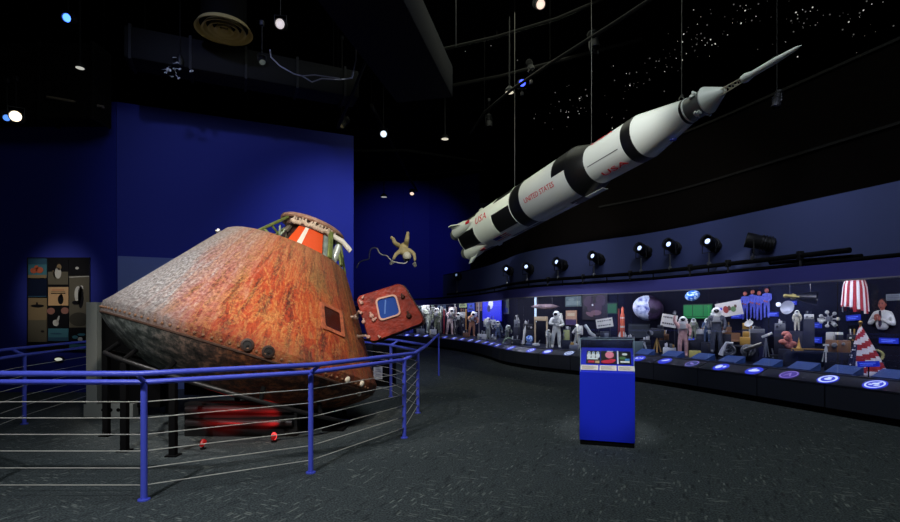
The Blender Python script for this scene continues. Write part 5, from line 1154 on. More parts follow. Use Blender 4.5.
# 10 white banner, dark figure, rover
t, m = ex('white_banner', 'white banner with coloured emblems tilted on a dark pole', 'banner', 729, 1.3)
zb = zof(309, t.location.y) - ZF; Mx = Matrix.Translation((0, 0, zb)) @ Matrix.Rotation(-.2, 4, 'Y'); W_, H_ = 23*m, 14.5*m
b = MB(Mx); b.box((0, 0, 0), (W_, .025, H_)); T = frame((0, -.0125, 0), (1, 0, 0), (0, 0, 1), (0, -1, 0))
for x, y, rx, ry, mi in ((-.12, .0, .11, .25, 1), (.02, .05, .06, .18, 2), (.16, -.06, .1, .2, 3), (.26, .12, .05, .12, 2), (-.3, .1, .05, .1, 4)): b.mat(mi); b.lathe([(1, 0), (1, .004 + .001 * mi)], 16, T @ Matrix.Translation((x * W_, y * H_, 0)) @ Matrix.Diagonal((rx * W_, ry * H_, 1, 1)))
b.build('cloth', [mat('banner_white', (214, 210, 200), 0.6), mat('banner_red', (150, 50, 44), .6), mat('banner_brown', (90, 60, 50), .6), mat('banner_green', (96, 130, 80), .6), CAPB], t, 0)
b = MB(); b.tube([(-10.5*m, .03, 0), (-10.5*m, .03, zb + 8*m)], .014, 8); b.build('pole', DARK, t)
DSU = mat('suit_dark_grey', (70, 74, 84), 0.6, var=.3, vscale=10)
t, m = ex('suited_figure', 'tall dark grey suited figure standing under the left edge of the white banner', 'astronaut figure', 716.5, .88, 354); t.scale = (47 * m / 1.86,) * 3; place_parts(astronaut_parts(STAND, 'dark_suit', (0, -.03, 1.68), (0, -1, 0), DSU), t)
t, m = ex('moon_rover', 'lunar rover with mesh wheels and a white fender under the white banner', 'rover', 738, .95, 356); H_ = 34 * m
for x, y in ((-8, -.16), (8, -.12), (-6, .2), (9, .2)):
    M = aim((x*m, y, 6.2*m), (.25, -1, 0)); b = MB(M); R_ = 6*m; b.lathe([(R_*.8, -.05), (R_, -.04), (R_, .04), (R_*.8, .05), (R_*.78, 0), (R_*.8, -.05)], 24, close=False); b.tube([(R_*.6 * cos(a_), R_*.6 * sin(a_), 0) for a_ in [2*PI*i/16 for i in range(16)]], .012, 6, closed=True)
    for k in range(6): a_ = PI*k/3; b.tube([(0, 0, 0), (R_*.85*cos(a_), R_*.85*sin(a_), 0)], .009, 5)
    wl = b.build('wheel', CG, t); b = MB(M); b.lathe([(R_*.25, -.03), (R_*.25, .03), (.01, .045)], 12); b.build('hub', CD, wl)
b = MB(); b.box((0, 0.04, 10*m), (24*m, .34, 2*m), None, .01)
for x in (-8, 8): b.tube([(x*m, .18, 6.2*m), (x*m, .18, 10*m)], .015, 6); b.tube([(x*m, -.14, 6.2*m), (x*m, -.1, 10*m)], .015, 6)
b.build('frame', CD, t); b = MB(); b.box((-2*m, .04, 15*m), (8*m, .16, 1.5*m)); b.box((-2*m, .13, 19*m), (8*m, .03, 8*m)); b.build('seat', CBR, t)
b = MB(); b.box((6*m, .05, 15*m), (9*m, .2, 8*m), None, .01); b.box((7*m, .05, 22*m), (6*m, .14, 5*m), None, .01); b.build('equipment_rack', CGO, t)
b = MB(); b.tube([(10*m, .0, 11*m), (10*m, 0, 31*m)], .012, 6); b.lathe([(1e-4, 0), (3*m, m), (4.2*m, 2.6*m)], 16, aim((10*m, 0, 31*m), (-.3, -.6, .6)), close=False); b.build('mast_antenna', CW, t)
b = MB(); b.tube([(-15*m, -.2, m), (-13*m, -.2, 7*m), (-10*m, -.22, 13.5*m), (-4*m, -.22, 13*m)], [.05, .04, .03, .025], 8); b.build('fender', CW, t)
t, m = ex('drawing_table', 'tilted pale table top with papers beside the lunar rover', 'table', 753, .85, 357); zt = 10*m
b = MB(Matrix.Translation((0, 0, zt)) @ Matrix.Rotation(-.42, 4, 'Y') @ Matrix.Rotation(-.2, 4, 'X')); b.box((0, 0, 0), (17*m, .34, .03), None, .006); b.build('top', mat('table_cream', (206, 200, 176), .5), t)
b = MB(Matrix.Translation((-2*m, -.12, zt - .8*m + .03)) @ Matrix.Rotation(-.42, 4, 'Y') @ Matrix.Rotation(-.2, 4, 'X')); b.box((-2*m, -.02, .0), (5*m, .12, .006)); b.build('paper', PW, t)
for x in (-5, 5): b = MB(); b.tube([(x*m, .05, 0), (x*m*.9, .0, zt - .02 + x*m*.42 - .05)], .014, 6); b.build('leg', CD, t)
t, m = ex('camera_tripod', 'small white-topped camera tripod right of the tilted table', 'tripod', 766, .85, 357); h = 19*m; tripod(t, h, 0, CG, .16, .010); b = MB(Matrix.Translation((0, 0, h + 2.5*m)) @ Matrix.Rotation(-.45, 4, 'Y')); b.box((0, 0, 0), (8*m, .07, 2.4*m), None, .01); b.lathe([(1.2*m, 0), (1.5*m, 2*m)], 10, aim((4*m, 0, 0), (1, 0, 0))); b.build('camera', CW, t)
t, m = ex('instrument', 'low grey instrument with dials on the case floor between the tripod and the rock', 'instrument', 777, 1.15, 352); t.location.z = ZF; clutter(t, 12*m, .2, 16*m, [CD, CG, CD, CG], 5, 9)
# 11 green screen, globe, suits
GRN = mat('screen_green', (10, 60, 30), .5, emit=(26, 140, 66), es=.75); GR2 = mat('screen_green_dark', (8, 30, 20), .5, emit=(10, 60, 34), es=.5)
wpanel('lit_screen', 'bright green lit screen on the case back', 'screen', 684, 713, 304, 319, [GR2, GRN], [('b', 1, .17, .56, .3, .74), ('b', 1, .52, .56, .34, .74), ('b', 1, .85, .56, .27, .74), ('b', 1, .5, .1, .98, .1)])
GL = bpy.data.materials.new('globe_earth'); GL.use_nodes = True; nt, N, L = nodes_of(GL); tc = N('ShaderNodeTexCoord'); nz = N('ShaderNodeTexNoise'); nz.inputs['Scale'].default_value = 5; nz.inputs['Detail'].default_value = 6; L(tc.outputs['Generated'], nz.inputs['Vector']); r_ = ramp(N, [(.42, rgb(30, 84, 190)), (.52, rgb(60, 130, 200)), (.58, rgb(214, 224, 232))]); L(nz.outputs['Fac'], r_.inputs['Fac']); L(r_.outputs['Color'], nt.nodes['Principled BSDF'].inputs['Base Color']); L(r_.outputs['Color'], nt.nodes['Principled BSDF'].inputs['Emission Color']); nt.nodes['Principled BSDF'].inputs['Emission Strength'].default_value = .22
t, m = ex('earth_globe', 'small blue and white earth globe hanging above the green screen', 'globe', 692.5, 1.0, 295.5); R_ = 7*m; b = MB(Matrix.Rotation(-.35, 4, 'Y')); b.ell((0, 0, 0), (R_, R_*.8, R_*.74), None, 24, 14); b.build('globe', GL, t); b = MB(); b.tube([(0, 0, R_*.6), (0, 0, 2.5 - t.location.z)], .006, 5); b.build('wire', WIRE, t)
PSU = mat('suit_pink_white', (196, 150, 140), 0.6, var=.35, vscale=9)
t, m = ex('suited_figure', 'pinkish white spacesuit standing in front of the green screen with an arm raised', 'astronaut figure', 683, .82); t.scale = (41 * m / 1.86,) * 3
place_parts(astronaut_parts(pose(j5=(-.36, -.06, 1.62), j6=(-.34, -.12, 1.9)), 'pink_suit', (0, -.03, 1.68), (0, -1, 0), PSU), t)
t, m = ex('suited_figure', 'blue-grey suited figure standing small at the right end of the green screen', 'astronaut figure', 707, 1.15, 342, blk=(11, 'dark block under the small blue-grey figure')); t.scale = (24*m/1.86,)*3; place_parts(astronaut_parts(STAND, 'slate_suit', (0, -.03, 1.68), (0, -1, 0), mat('suit_slate', (74, 92, 120), .6, var=.3)), t)
t, m = ex('suited_figure', 'pale olive suited figure left of the small blue-grey one', 'astronaut figure', 693.5, 1.3, 340, blk=(11, 'dark block under the pale olive figure')); t.scale = (22*m/1.86,)*3; place_parts(astronaut_parts(pose(j5=(-.3, -.2, 1.2), j6=(-.1, -.35, 1.25)), 'olive_suit', (0, -.03, 1.68), (0, -1, 0), mat('suit_olive', (140, 146, 120), .6, var=.3)), t)
t, m = ex('yellow_case', 'yellow equipment case on the floor right of the pinkish suit', 'equipment case', 695, .95, 345); t.location.z = ZF; b = MB(); b.box((0, 0, 3.5*m), (11*m, .2, 7*m), None, .015); b.build('shell', mat('case_yellow', (196, 182, 96), .5), t); b = MB(); b.tube([(-2*m, 0, 7*m), (-2*m, 0, 8.4*m), (2*m, 0, 8.4*m), (2*m, 0, 7*m)], .012, 6); b.build('handle', CD, t)
t, m = ex('equipment_bag', 'crumpled cream bag on the case floor left of the rover fender', 'bag', 703, .7); b = MB(); rr = random.Random(8)
for i in range(6): b.ell((rr.uniform(-4, 4)*m, rr.uniform(-.06, .06), (1.6 + rr.random()*2)*m), (3*m, 2.4*m, 2*m), Matrix.Rotation(rr.uniform(-.3, .3), 4, 'Y'), 8, 6)
b.build('bag', mat('bag_cream', (176, 168, 140), .7, bump=.4), t)
# 12 sign board, robot, planet
def sign(label, px, off, y0, y1, w_, tilt, rows, cat='sign'):
    t, m = ex('notice_board', label, cat, px, off); zc = zof((y0 + y1) / 2, t.location.y) - ZF; H_ = (y1 - y0) * m; W_ = w_ * m; Mx = Matrix.Translation((0, 0, zc)) @ Matrix.Rotation(tilt, 4, 'Y')
    b = MB(Mx); b.box((0, 0, 0), (W_, .025, H_)); bd = b.build('board', mat('board_cream', (208, 204, 188), .5), t, 0)
    b = MB(Mx); rr = random.Random(px)
    for r in range(rows):
        x = -.4
        while x < .36:
            ww = rr.uniform(.05, .13); b.box(((x + ww/2) * W_, -.0145, (.26 - r * .5 / max(1, rows - 1)) * H_), (ww * W_, .004, .13 * H_)); x += ww + .04
    b.build('dark_marks', mat('board_ink', (44, 42, 40), .5), bd, 0)
    for s_ in (-1, 1): b = MB(); b.tube([(s_ * W_ * .35, .03, 0), (s_ * W_ * .35, .03, zc)], .012, 6); b.build('leg', CD, t)
    return t, m
sign('white notice board with two rows of black marks left of the pinkish spacesuit', 669, 1.0, 314.5, 327, 14.5, .17, 2)
sign('white placard over a black camera between the purple picture and the orange rocket', 604.5, 1.0, 318.5, 327.5, 16, -.15, 2)
t, m = ex('studio_camera', 'dark studio camera on a gold-brown leg under the white notice board', 'camera', 657, .85, 352); H_ = 27*m
tripod(t, 14*m, 0, CGO, .3, .016); b = MB(Matrix.Translation((0, 0, 19*m)) @ Matrix.Rotation(.12, 4, 'Y')); b.box((0, 0, 0), (13*m, .22, 9*m), None, .02); b.build('body', CD, t)
b = MB(); b.lathe([(2.4*m, 0), (2.8*m, 4*m), (2.2*m, 4*m)], 14, aim((-5*m, -.08, 19*m), (-.7, -.7, 0)), close=False); b.build('lens', CG, t); b = MB(); b.box((3*m, 0, 25*m), (5*m, .1, 4*m), None, .01); b.build('viewfinder', CD, t)
t, m = ex('instrument', 'white boxed instrument between the black camera and the pinkish spacesuit', 'instrument', 669.5, .95, 349); t.location.z = ZF; clutter(t, 12*m, .24, 13*m, [CW, CG, CGO, CW], 6, 12)
PL = bpy.data.materials.new('planet_two_tone'); PL.use_nodes = True; nt, N, L = nodes_of(PL); tc = N('ShaderNodeTexCoord'); sx = N('ShaderNodeSeparateXYZ'); L(tc.outputs['Object'], sx.inputs[0]); nz = N('ShaderNodeTexNoise'); nz.inputs['Scale'].default_value = 6; nz.inputs['Detail'].default_value = 5; L(tc.outputs['Object'], nz.inputs['Vector'])
f_ = math_node(N, L, 'GREATER_THAN', math_node(N, L, 'ADD', sx.outputs['X'], math_node(N, L, 'MULTIPLY', math_node(N, L, 'SUBTRACT', nz.outputs['Fac'], .5), .28)), .02)
ra_ = ramp(N, [(.36, rgb(60, 72, 150)), (.5, rgb(196, 204, 222)), (.65, rgb(226, 228, 232))]); L(nz.outputs['Fac'], ra_.inputs['Fac']); rb2 = ramp(N, [(.4, rgb(30, 22, 40)), (.6, rgb(76, 56, 84))]); L(nz.outputs['Fac'], rb2.inputs['Fac'])
L(mixc(N, L, f_, ra_.outputs['Color'], rb2.outputs['Color']), nt.nodes['Principled BSDF'].inputs['Base Color'])
t, m = ex('planet_model', 'large planet model half white and blue, half dark purple, on the case back', 'planet model', 648, 1.3, 308); R_ = 14.5*m
b = MB(Matrix.Rotation(.25, 4, 'Y')); b.ell((0, 0, 0), (R_, R_*.6, R_*.86), None, 32, 18); b.build('planet', PL, t); b = MB(); b.tube([(0, 0, 0), (0, R_*.6 + .14, 0)], .03, 8); b.build('wall_mount', DARK, t)
wpanel('wall_screen', 'dark grey wall panel under the planet model', 'panel', 629, 650, 324, 338, [mat('panel_charcoal', (52, 58, 66), .5), mat('panel_charcoal_line', (80, 86, 92), .5)], [('b', 1, .5, .9, .9, .05), ('b', 1, .5, .5, .7, .03)])
t, m = ex('specimen_box', 'grey-green box with a white handle at the right of the blue kiosk', 'equipment case', 638, .8, 350); t.location.z = ZF; b = MB(); b.box((0, 0, 6*m), (10*m, .22, 12*m), None, .012); b.build('shell', mat('box_grey_green', (96, 112, 108), .5), t); b = MB(); b.tube([(6*m, -.05, 2*m), (7.5*m, -.05, 5*m), (6*m, -.05, 10*m)], .022, 8); b.build('handle', CW, t)
# 13 orange rocket, purple picture, placards
t, m = ex('launch_model', 'slim orange and white rocket model standing on a lit base', 'rocket model', 622.5, 1.1, 337, blk=(20, 'pale-topped block under the orange rocket model')); H_ = 31*m
b = MB(); b.lathe([(2.2*m, 0), (2.2*m, .7*H_), (1.3*m, .78*H_), (1.3*m, .92*H_), (1e-4, H_)], 20); b.build('body', mat('launch_orange', (206, 92, 52), .45, var=.3, vscale=8), t)
b = MB(); b.lathe([(2.24*m, .3*H_), (2.24*m, .36*H_)], 20, close=False); b.lathe([(2.24*m, .6*H_), (2.24*m, .64*H_)], 20, close=False); b.build('band', CW, t)
for k in range(4): b = MB(Matrix.Rotation(PI*k/2 + .4, 4, 'Z')); b.prism([(2*m, 0), (4*m, 0), (4*m, 2*m), (2*m, 6*m)], -.008, .008, frame((0, 0, 0), (1, 0, 0), (0, 0, 1), (0, -1, 0))); b.build('fin', CW, t)
b = MB(); b.box((-3.6*m, .05, H_*.46), (1.6*m, 1.6*m, H_*.92)); b.build('gantry', mat('gantry_red', (120, 36, 26), .5), t)
wpanel('lit_screen', 'small dim green screen left of the orange rocket', 'screen', 608, 617.5, 303, 314, [GR2, mat('screen_green_mid', (8, 50, 30), .5, emit=(22, 120, 60), es=.45)], [('b', 1, .5, .5, .9, .8)])
MAU, MA2 = mat('mauve_print', (62, 44, 66), .6), mat('mauve_print_pale', (120, 88, 98), .6)
wpanel('nebula_picture', 'dark purple picture with flaring lobes and a small white dot', 'picture', 583, 608, 294, 320, [mat('purple_black', (26, 20, 34), .6), MAU, MA2, PW], [('e', 1, .25, .72, .2, .2, .6), ('e', 1, .75, .75, .2, .2, -.6), ('e', 1, .5, .45, .3, .2), ('e', 2, .55, .28, .22, .1), ('e', 2, .3, .22, .16, .07, -.4), ('e', 3, .42, .58, .035, .035)])
t, m = ex('studio_camera', 'small black and white television camera under the white placard', 'camera', 604.5, .8, 340, blk=(26, 'tan-edged block under the small television camera')); b = MB(); b.box((0, 0, 5*m), (9*m, .2, 7*m), None, .015); b.lathe([(1.5*m, 0), (2*m, 4*m)], 12, aim((-4*m, -.05, 5*m), (-.8, -.5, .1))); b.build('body', CD, t); b = MB(); b.box((2*m, -.11, 4.5*m), (4*m, .02, 5*m), None, .006); b.build('side_plate', CG, t); b = MB(); b.lathe([(3*m, 0), (3*m, .02), (.02, 1.6*m)], 12); b.build('pedestal', CD, t)
t, m = ex('sampling_tool', 'white jointed sampling arm reaching left of the small television camera', 'sampling arm', 589, .95, 338, blk=(14, 'dark block under the white sampling arm')); b = MB(); b.tube([(-4*m, 0, 13*m), (-1*m, -.02, 9*m), (1*m, 0, 5*m), (6*m, 0, 2*m), (11*m, .02, .5*m)], [.05, .04, .055, .045, .03], 10); b.build('arm', CW, t); b = MB(); b.box((4*m, 0, .8*m), (10*m, .16, 1.4*m), None, .01); b.build('base', CG, t)
# 14 pictures and suits left of the kiosk
wpanel('wall_picture', 'teal-grey framed picture high on the case back', 'picture', 566, 582, 296.5, 306.5, [mat('pic_teal', (78, 98, 98), .5), mat('pic_teal_pale', (112, 130, 124), .5)], [('b', 1, .5, .35, .86, .4), ('e', 1, .4, .7, .2, .14)])
wpanel('wall_picture', 'small tan over purple picture below the teal-grey one', 'picture', 566.5, 577, 310.5, 325, [mat('pic_tan', (190, 150, 118), .5), mat('pic_purple', (70, 52, 92), .5), mat('pic_bone', (214, 196, 160), .5)], [('b', 1, .5, .2, 1, .38), ('b', 2, .5, .72, .7, .2)])
t, m = ex('suited_figure', 'tall white spacesuit standing, the largest left of the kiosk', 'astronaut figure', 556.5, .75); t.scale = (38*m/1.86,)*3
big = astronaut_parts(pose(j5=(-.34, -.16, 1.2), j6=(-.14, -.34, 1.22), j8=(.34, -.1, 1.16), j9=(.12, -.3, 1.12), j11=(-.17, -.1, .5), j12=(-.2, .02, .13), j13=(-.21, -.14, .06)), 'white_suit', (0, -.04, 1.68), (-.35, -1, -.1), mat('suit_white', (214, 212, 196), .6, var=.12, vscale=9, bump=.2, bscale=20)); place_parts(big, t)
t2 = dup(t); l2, r2, m2 = seat_on(548.5, .62); t2.location = l2; t2.rotation_euler = (0, 0, r2 + .5); t2.scale = (19*m2/1.86,)*3; t2['label'] = 'short white spacesuit just left of the tall one'
t3 = dup(t); l2, r2, m2 = seat_on(577.5, 1.1); t3.location = l2; t3.rotation_euler = (0, 0, r2 - .6); t3.scale = (25*m2/1.86,)*3; t3['label'] = 'white spacesuit nearest the left side of the kiosk, below the tan picture'
t, m = ex('yellow_case', 'yellowish-green pack between the tall white spacesuit and the one by the kiosk', 'pack', 566.5, 1.0, 340, blk=(9, 'dark block under the yellowish-green pack')); b = MB(); b.box((0, 0, 5*m), (6*m, .2, 10*m), None, .02); b.build('pack', mat('pack_yellow_green', (170, 172, 110), .6), t); b = MB(); b.tube([(-2*m, -.1, 2*m), (-3*m, -.14, 5*m), (-2*m, -.1, 8*m)], .018, 6); b.build('hose', CG, t)
t, m = ex('arched_table', 'tan console with two legs under the hanging spacecraft', 'console', 541, 1.15, 340); t.location.z = ZF; ztop = zof(316.5, t.location.y) - ZF
b = MB(); b.box((0, 0, ztop - 2.2*m), (13.5*m, .3, 4.4*m), None, .02); b.build('top', mat('console_tan', (190, 166, 128), .55), t)
for s_ in (-1, 1): b = MB(); b.box((s_*5.8*m, 0, (ztop - 4.4*m)/2), (1.6*m, .26, ztop - 4.4*m)); b.build('leg', mat('console_tan', (190, 166, 128), .55), t)
t, m = ex('light_tube', 'upright white light tube glowing behind the tan console', 'light', 535.5, 1.5); zt = 2.45 - ZF
b = MB(); b.tube([(0, 0, zof(322, t.location.y) - ZF), (0, 0, zt)], 1.1*m, 12); b.build('tube', mat('tube_glow', (230, 245, 245), .3, emit=(205, 230, 228), es=.8), t); b = MB(); b.tube([(0, 0, 0), (0, 0, zof(322, t.location.y) - ZF)], .6*m, 8); b.lathe([(2.4*m, 0), (2.4*m, .03)], 14); b.build('stand', DARK, t)
t, m = ex('hanging_spacecraft', 'long pinkish grey spacecraft model hanging level near the case top', 'spacecraft model', 545, 1.1, 306.5); L_ = 14*m
b = MB(aim((0, 0, 0), (1, 0, 0))); b.lathe([(1e-4, -L_), (.7*m, -L_*.9), (2.2*m, -L_*.55), (2.6*m, -L_*.1), (2.6*m, L_*.35), (1.4*m, L_*.75), (1e-4, L_)], 18); b.build('hull', mat('craft_pink_grey', (150, 128, 130), .45, var=.3, vscale=8), t)
b = MB(); b.box((-L_*.2, 0, 0), (L_*1.0, 5*m, .02), None, .006); b.build('wing', mat('craft_grey', (104, 100, 108), .5), t)
for x in (-L_*.5, L_*.5): b = MB(); b.tube([(x, 0, 0), (x, 0, 2.5 - t.location.z)], .006, 5); b.build('wire', WIRE, t)
t, m = ex('blue_white_globe', 'small blue and white round instrument left of the tan console', 'instrument', 529.5, .8, 342); t.location.z = ZF; b = MB(); b.ell((0, 0, 7*m), (3.6*m, 3.2*m, 3.6*m)); b.build('sphere', GL, t); b = MB(); b.lathe([(4*m, 0), (4*m, 2*m), (2*m, 4*m)], 14); b.build('base', mat('base_blue_grey', (60, 76, 110), .5), t)
t, m = ex('white_pod', 'low white pod on the floor in front of the tan console', 'pod', 536, .7); b = MB(); b.ell((0, 0, 2*m), (4*m, 2.4*m, 2*m)); b.build('pod', CW, t); b = MB(); b.tube([(2*m, 0, 3*m), (4*m, 0, 7*m)], .016, 6); b.build('mast', CG, t)
t, m = ex('white_probe', 'narrow white upright probe beside the blue-lit end of the case', 'probe', 523, .8); b = MB(); b.lathe([(1.8*m, 0), (1.2*m, 6*m), (1.4*m, 15*m), (1e-4, 20*m)], 12, Matrix.Rotation(.12, 4, 'Y')); b.build('body', CW, t); b = MB(); b.lathe([(3*m, 0), (3*m, .03)], 12); b.build('foot', DARK, t)
wpanel('banner_panel', 'pale upright banner right of the blue curtain', 'banner', 504, 509, 299, 314, [mat('banner_pale', (130, 140, 120), .6), mat('banner_pale_blue', (80, 96, 150), .6)], [('b', 1, .5, .25, .9, .3)])
BLW = mat('curtain_blue', (24, 36, 200), .6, emit=(20, 30, 200), es=.25)
wpanel('blue_backdrop', 'vivid blue backdrop with a white teardrop shape in the case', 'backdrop', 483, 502, 296, 321, [BLW, PW, mat('curtain_dark', (30, 40, 90), .6)], [('e', 1, .46, .68, .13, .2, .2), ('e', 2, .36, .5, .09, .14)], off=1.4)
# 15 the crowded far end of the case
def suitcol(nm, *c): return mat('suit_' + nm, c, .6, var=.3, vscale=10)
WALK = astronaut_parts(pose(j5=(-.3, -.14, 1.2), j6=(-.2, -.42, 1.24), j8=(.34, .1, 1.2), j9=(.38, .0, .95), j11=(-.13, -.25, .56), j12=(-.14, -.12, .14), j13=(-.15, -.28, .08), j15=(.13, .1, .5), j16=(.14, .28, .16), j17=(.15, .16, .06)), 'walking_suit', (0, -.05, 1.68), (.3, -1, -.1))
REACH = astronaut_parts(pose(j2=((.05, -.12, 1.34)), j3=(.07, -.2, 1.5), j4=(-.19, -.14, 1.42), j7=(.29, -.12, 1.38), j5=(-.34, -.36, 1.3), j6=(-.3, -.6, 1.2), j8=(.4, -.3, 1.14), j9=(.25, -.5, 1.0), j11=(-.2, -.12, .5), j12=(-.22, .02, .13), j13=(-.24, -.14, .06)), 'leaning_suit', (.08, -.26, 1.6), (-.5, -1, -.35))
far = [(428, 'pale green-white spacesuit with round dials, right beside the open hatch', (200, 204, 176), 31), (437, 'olive-grey spacesuit second from the open hatch', (120, 124, 96), 27), (450, 'pale pink-white spacesuit near the red upright', (204, 180, 172), 29), (459, 'dark spacesuit between the pale pink one and the tan one', (50, 48, 50), 24), (472, 'tan and rust spacesuit left of the blue backdrop', (170, 118, 80), 27), (488, 'white-grey spacesuit in front of the blue backdrop', (160, 166, 156), 22), (498, 'slate blue spacesuit at the right of the blue backdrop', (78, 94, 120), 20), (507, 'grey-green spacesuit left of the narrow white probe', (104, 112, 100), 18)]
for k, (px, lab, c, hpx) in enumerate(far):
    t, m = ex('suited_figure', lab, 'astronaut figure', px, .75); t.scale = (hpx*m/1.86,)*3
    Q_ = (WALK, WS, REACH, WALK, REACH, WS, WALK, REACH)[k]; t.rotation_euler[2] += (.5, -.4, .3, -.6, .2, .7, -.3, .5)[k]; P_ = [('suit', Q_[0][1].copy(), -1)] + list(Q_[1:]); P_[0][1].materials[0] = suitcol('far_%d' % k, *c); place_parts(P_, t)
for k, (px, y0, y1, w_, c, lab) in enumerate(((444, 309, 333, 1.6, (150, 40, 50), 'thin red upright in the far part of the case'), (441, 306, 331, 1.6, (196, 196, 190), 'thin white upright beside the red one'), (455, 300, 333, 1.4, (190, 186, 180), 'thin white upright right of the pale pink spacesuit'), (466, 309, 330, 1.4, (180, 130, 60), 'thin gold upright left of the tan spacesuit'), (479, 296, 318, 1.2, (150, 140, 132), 'thin grey mast left of the blue backdrop'))):
    t, m = ex('upright', lab, 'upright', px, 1.2); ht_ = zof(y0, t.location.y) - ZF; b = MB(); b.lathe([(w_*m/2, 0), (w_*m/2, ht_*.93), (w_*m*.25, ht_)], 10); b.build('post', mat('upright_%d' % k, c, .5), t); b = MB(); b.lathe([(w_*m, 0), (w_*m, .04)], 10); b.build('foot', DARK, t)
for k, (x0, x1, y0, y1, c, lab) in enumerate(((426, 434, 301.5, 306, (170, 190, 160), 'pale green lit plate high beside the hatch'), (449, 457, 307, 316, (190, 160, 150), 'pinkish picture above the pale pink spacesuit'), (459.5, 467, 302, 307.5, (176, 190, 130), 'pale yellow-green lit plate in the far part of the case'), (468, 475, 303, 312, (40, 70, 190), 'blue picture left of the thin grey mast'), (438, 446, 303, 310, (60, 80, 110), 'slate picture over the olive-grey spacesuit'), (476.5, 482.5, 300, 311, (120, 84, 70), 'brown picture at the left edge of the blue backdrop'), (417.5, 424, 302, 311, (120, 140, 130), 'grey-green picture just right of the hatch corner'))):
    wpanel('wall_picture', lab, 'picture', x0, x1, y0, y1, [mat('far_pic_%d' % k, c, .5), mat('far_pic_b%d' % k, tuple(int(v * .5) for v in c), .5)], [('b', 1, .5, .3, .7, .2), ('e', 1, .5, .65, .2, .16)])
for k, (px, c, w_, h_, lab) in enumerate(((420.5, CG, 8, 9, 'low grey instrument beside the hatch'), (433, CW, 7, 9, 'white instrument with dials at the foot of the pale green-white spacesuit'), (466, CBR, 6, 8, 'brown instrument at the foot of the gold upright'), (482, CW, 9, 9, 'white instrument left of the white-grey spacesuit'), (493, CG, 7, 7, 'grey instrument between the white-grey and slate blue spacesuits'), (515.5, CD, 9, 10, 'dark instrument with pale dials left of the narrow white probe'))):
    t, m = ex('instrument', lab, 'instrument', px, .46); clutter(t, w_*m, .25, h_*m, [c, CG, CW, CD], 5, 30 + k)
t, m = ex('arched_pipe', 'curved pale green hoop on the case floor at the bend left of the dark instrument', 'hoop', 509, .5); b = MB(); b.tube([(6*m*cos(a_), 0, 6*m*sin(a_)) for a_ in [PI*i/14 for i in range(15)]], .02, 8); b.build('hoop', mat('hoop_green', (130, 150, 120), .5), t)

more = [(852, 1.2, 343, 8, 14, [CD, CW, CGO, CD], 'dark and white instrument hard against the left edge of the draped flag'), (817, .75, None, 7, 7, [CD, CG, CW], 'low dark instrument on the floor below the brass shelf'),
        (780, 1.3, 330, 9, 11, [CG, CD, CW], 'grey instrument on a block left of the small white figure'), (809, 1.35, 319, 8, 8, [CW, CG, CD], 'small white instrument right of the small white figure'), (757, 1.45, 333, 13, 7, [CG, CW, CD], 'grey instrument on the back below the four figures in blue'),
        (747, 1.4, 329, 8, 10, [CGO, CBR, CW], 'tan and gold instrument behind the lunar rover'), (727, 1.45, 334, 8, 12, [CBR, CG, CGO], 'brown instrument behind the tall dark grey figure'), (700, 1.45, 334, 9, 8, [CW, CG, CGO], 'pale instrument behind the olive and blue-grey figures'),
        (664, 1.4, 340, 9, 10, [CBR, CGO, CW], 'brown and gold instrument behind the white notice board legs'), (645, 1.2, 345, 10, 9, [CD, CG, CW], 'dark instrument left of the dark studio camera'), (631, 1.2, 341, 7, 7, [CG, CW, CD], 'grey instrument right of the orange rocket model'),
        (574, .8, None, 9, 8, [CG, CW, CGO], 'grey and gold instrument at the feet of the spacesuit by the kiosk'), (567, 1.45, 334, 8, 8, [CD, CG, CW], 'dark instrument behind the yellowish-green pack'), (528, 1.3, 330, 10, 10, [CD, CG, CW], 'dark instrument behind the blue and white round one'), (517, 1.2, 327, 6, 12, [CG, CD, CW], 'grey-green instrument behind the narrow white probe'),
        (432, 1.3, 312, 6, 9, [CW, CG, CD], 'pale instrument high behind the pale green-white spacesuit'), (444, 1.4, 316, 6, 9, [CG, CW, CD], 'grey instrument high behind the olive-grey spacesuit'), (463, 1.4, 318, 6, 10, [CW, CBR, CD], 'white instrument behind the gold upright'), (492, 1.1, 325, 8, 9, [CW, CG, CD], 'white instrument on a block below the teardrop shape')]
for k, (px, off, py, w_, h_, ms, lab) in enumerate(more):
    t, m = ex('instrument', lab, 'instrument', px, off, py, blk=(w_ + 1, 'block under the ' + lab))
    if py is None: t.location.z = ZF
    clutter(t, w_*m, .18, h_*m, ms, 6, 60 + k)

# ------------------------------------------------------------------ light
def spot(name, loc, tgt, energy, size, color=(1, 1, 1), blend=.6, soft=.15):
    l = bpy.data.lights.new(name, 'SPOT'); l.energy = energy; l.color = color; l.spot_size = rad(size); l.spot_blend = blend; l.shadow_soft_size = soft
    o = bpy.data.objects.new(name, l); COL.objects.link(o); o.location = loc; o.rotation_euler = (Vector(tgt) - Vector(loc)).to_track_quat('-Z', 'Y').to_euler(); return o
def area(name, loc, tgt, energy, sx_, sy_, color=(1, 1, 1)):
    l = bpy.data.lights.new(name, 'AREA'); l.shape = 'RECTANGLE'; l.size = sx_; l.size_y = sy_; l.energy = energy; l.color = color
    o = bpy.data.objects.new(name, l); COL.objects.link(o); o.location = loc; o.rotation_euler = (Vector(tgt) - Vector(loc)).to_track_quat('-Z', 'Y').to_euler(); return o
WARM = (1, .88, .76)
spot('capsule_key', (-0.2, 1.6, 6.2), (-2.6, 7.2, 1.7), 1300, 36, WARM)
spot('capsule_left', (-7.8, 5.2, 7.4), (-3.9, 7.2, 1.9), 1250, 36, (1, .97, .94))
spot('capsule_low', (-3.6, 0.6, 4.6), (-2.4, 7.0, 1.2), 240, 40, WARM)
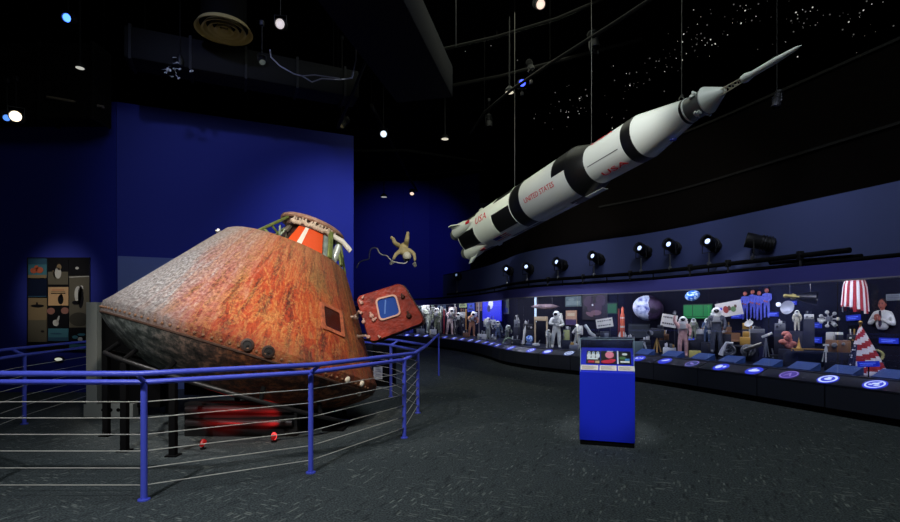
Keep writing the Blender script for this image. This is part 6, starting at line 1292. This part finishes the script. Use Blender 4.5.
spot('hatch_light', (1.2, 3.2, 6.0), (-0.9, 7.1, 1.6), 130, 18, (1, .85, .76))
spot('wall_wash_low', (-1.0, 8.8, 6.4), (-2.6, 12.2, 3.0), 820, 70, (.38, .48, 1), 1)
spot('wall_wash_wide', (-4.2, 4.8, 8.4), (-4.3, 11.6, 3.2), 400, 62, (.4, .48, 1), 1)
spot('photo_light', (-7.2, 5.5, 6.2), (-8.2, 10.5, 2.1), 620, 18, (1, .92, .8), .9)
spot('far_wall_wash', (-2.5, 22.5, 8.8), (-2.8, 28.8, 4.4), 420, 85, (.25, .3, 1), 1)
spot('figure_light', (-1.0, 12.0, 7.6), (-1.8, 19.0, 4.1), 1150, 16, (1, .95, .8), .5)
spot('added_vent_fill', (-3.8, 7.6, 4.2), (-4.3, 9.5, 7.0), 14, 50, (1, .85, .5), .8)  # added unseen fill that brightens the vent, no fixture there
spot('rocket_key', (-0.6, 4.6, 6.4), (2.7, 9.4, 4.5), 900, 40, (.98, 1, .98))
spot('rocket_mid', (-2.2, 8.8, 5.8), (1.0, 13.0, 4.0), 640, 46, (.96, 1, .84))
spot('rocket_top', (1.2, 9.5, 8.8), (1.6, 12.0, 4.2), 260, 50, (1, .95, .7))
spot('kiosk_light', (0.5, 1.6, 5.2), (1.92, 6.2, 0.78), 1150, 12, (.95, .97, 1))
spot('rail_light', (-3.0, -0.4, 6.0), (-2.3, 5.0, 0.9), 1200, 60, (.9, .94, 1), 1)
area('floor_fill', (1.6, 3.6, 8.8), (1.6, 4.2, 0), 230, 5, 4, (.84, .95, .98))
area('floor_fill_far', (1.2, 11.5, 8.9), (1.2, 11.5, 0), 60, 4, 6, (.95, 1, .8))
for px, e in ((890, 26), (760, 36), (660, 38), (560, 40), (480, 34)):
    p = hit(px, -1.4)[0]; q = hit(px, .5)[0]; spot('fascia_wash', (p.x, p.y, 5.6), (q.x, q.y, 2.9), e * 2.2, 80, (.62, .68, 1), 1)
L5 = offs(.37); i = 1
while i < len(L5) - 8:
    a_ = L5[i]; c_ = L5[i + 6]; mid = L5[i + 3]; q = offs(1.7)[i + 3]
    o = area('case_light', (mid.x, mid.y, 2.40), (q.x, q.y, 1.0), 17 * (c_ - a_).length / 1.2, (c_ - a_).length * .9, .10, (1, .97, .95)); i += 6
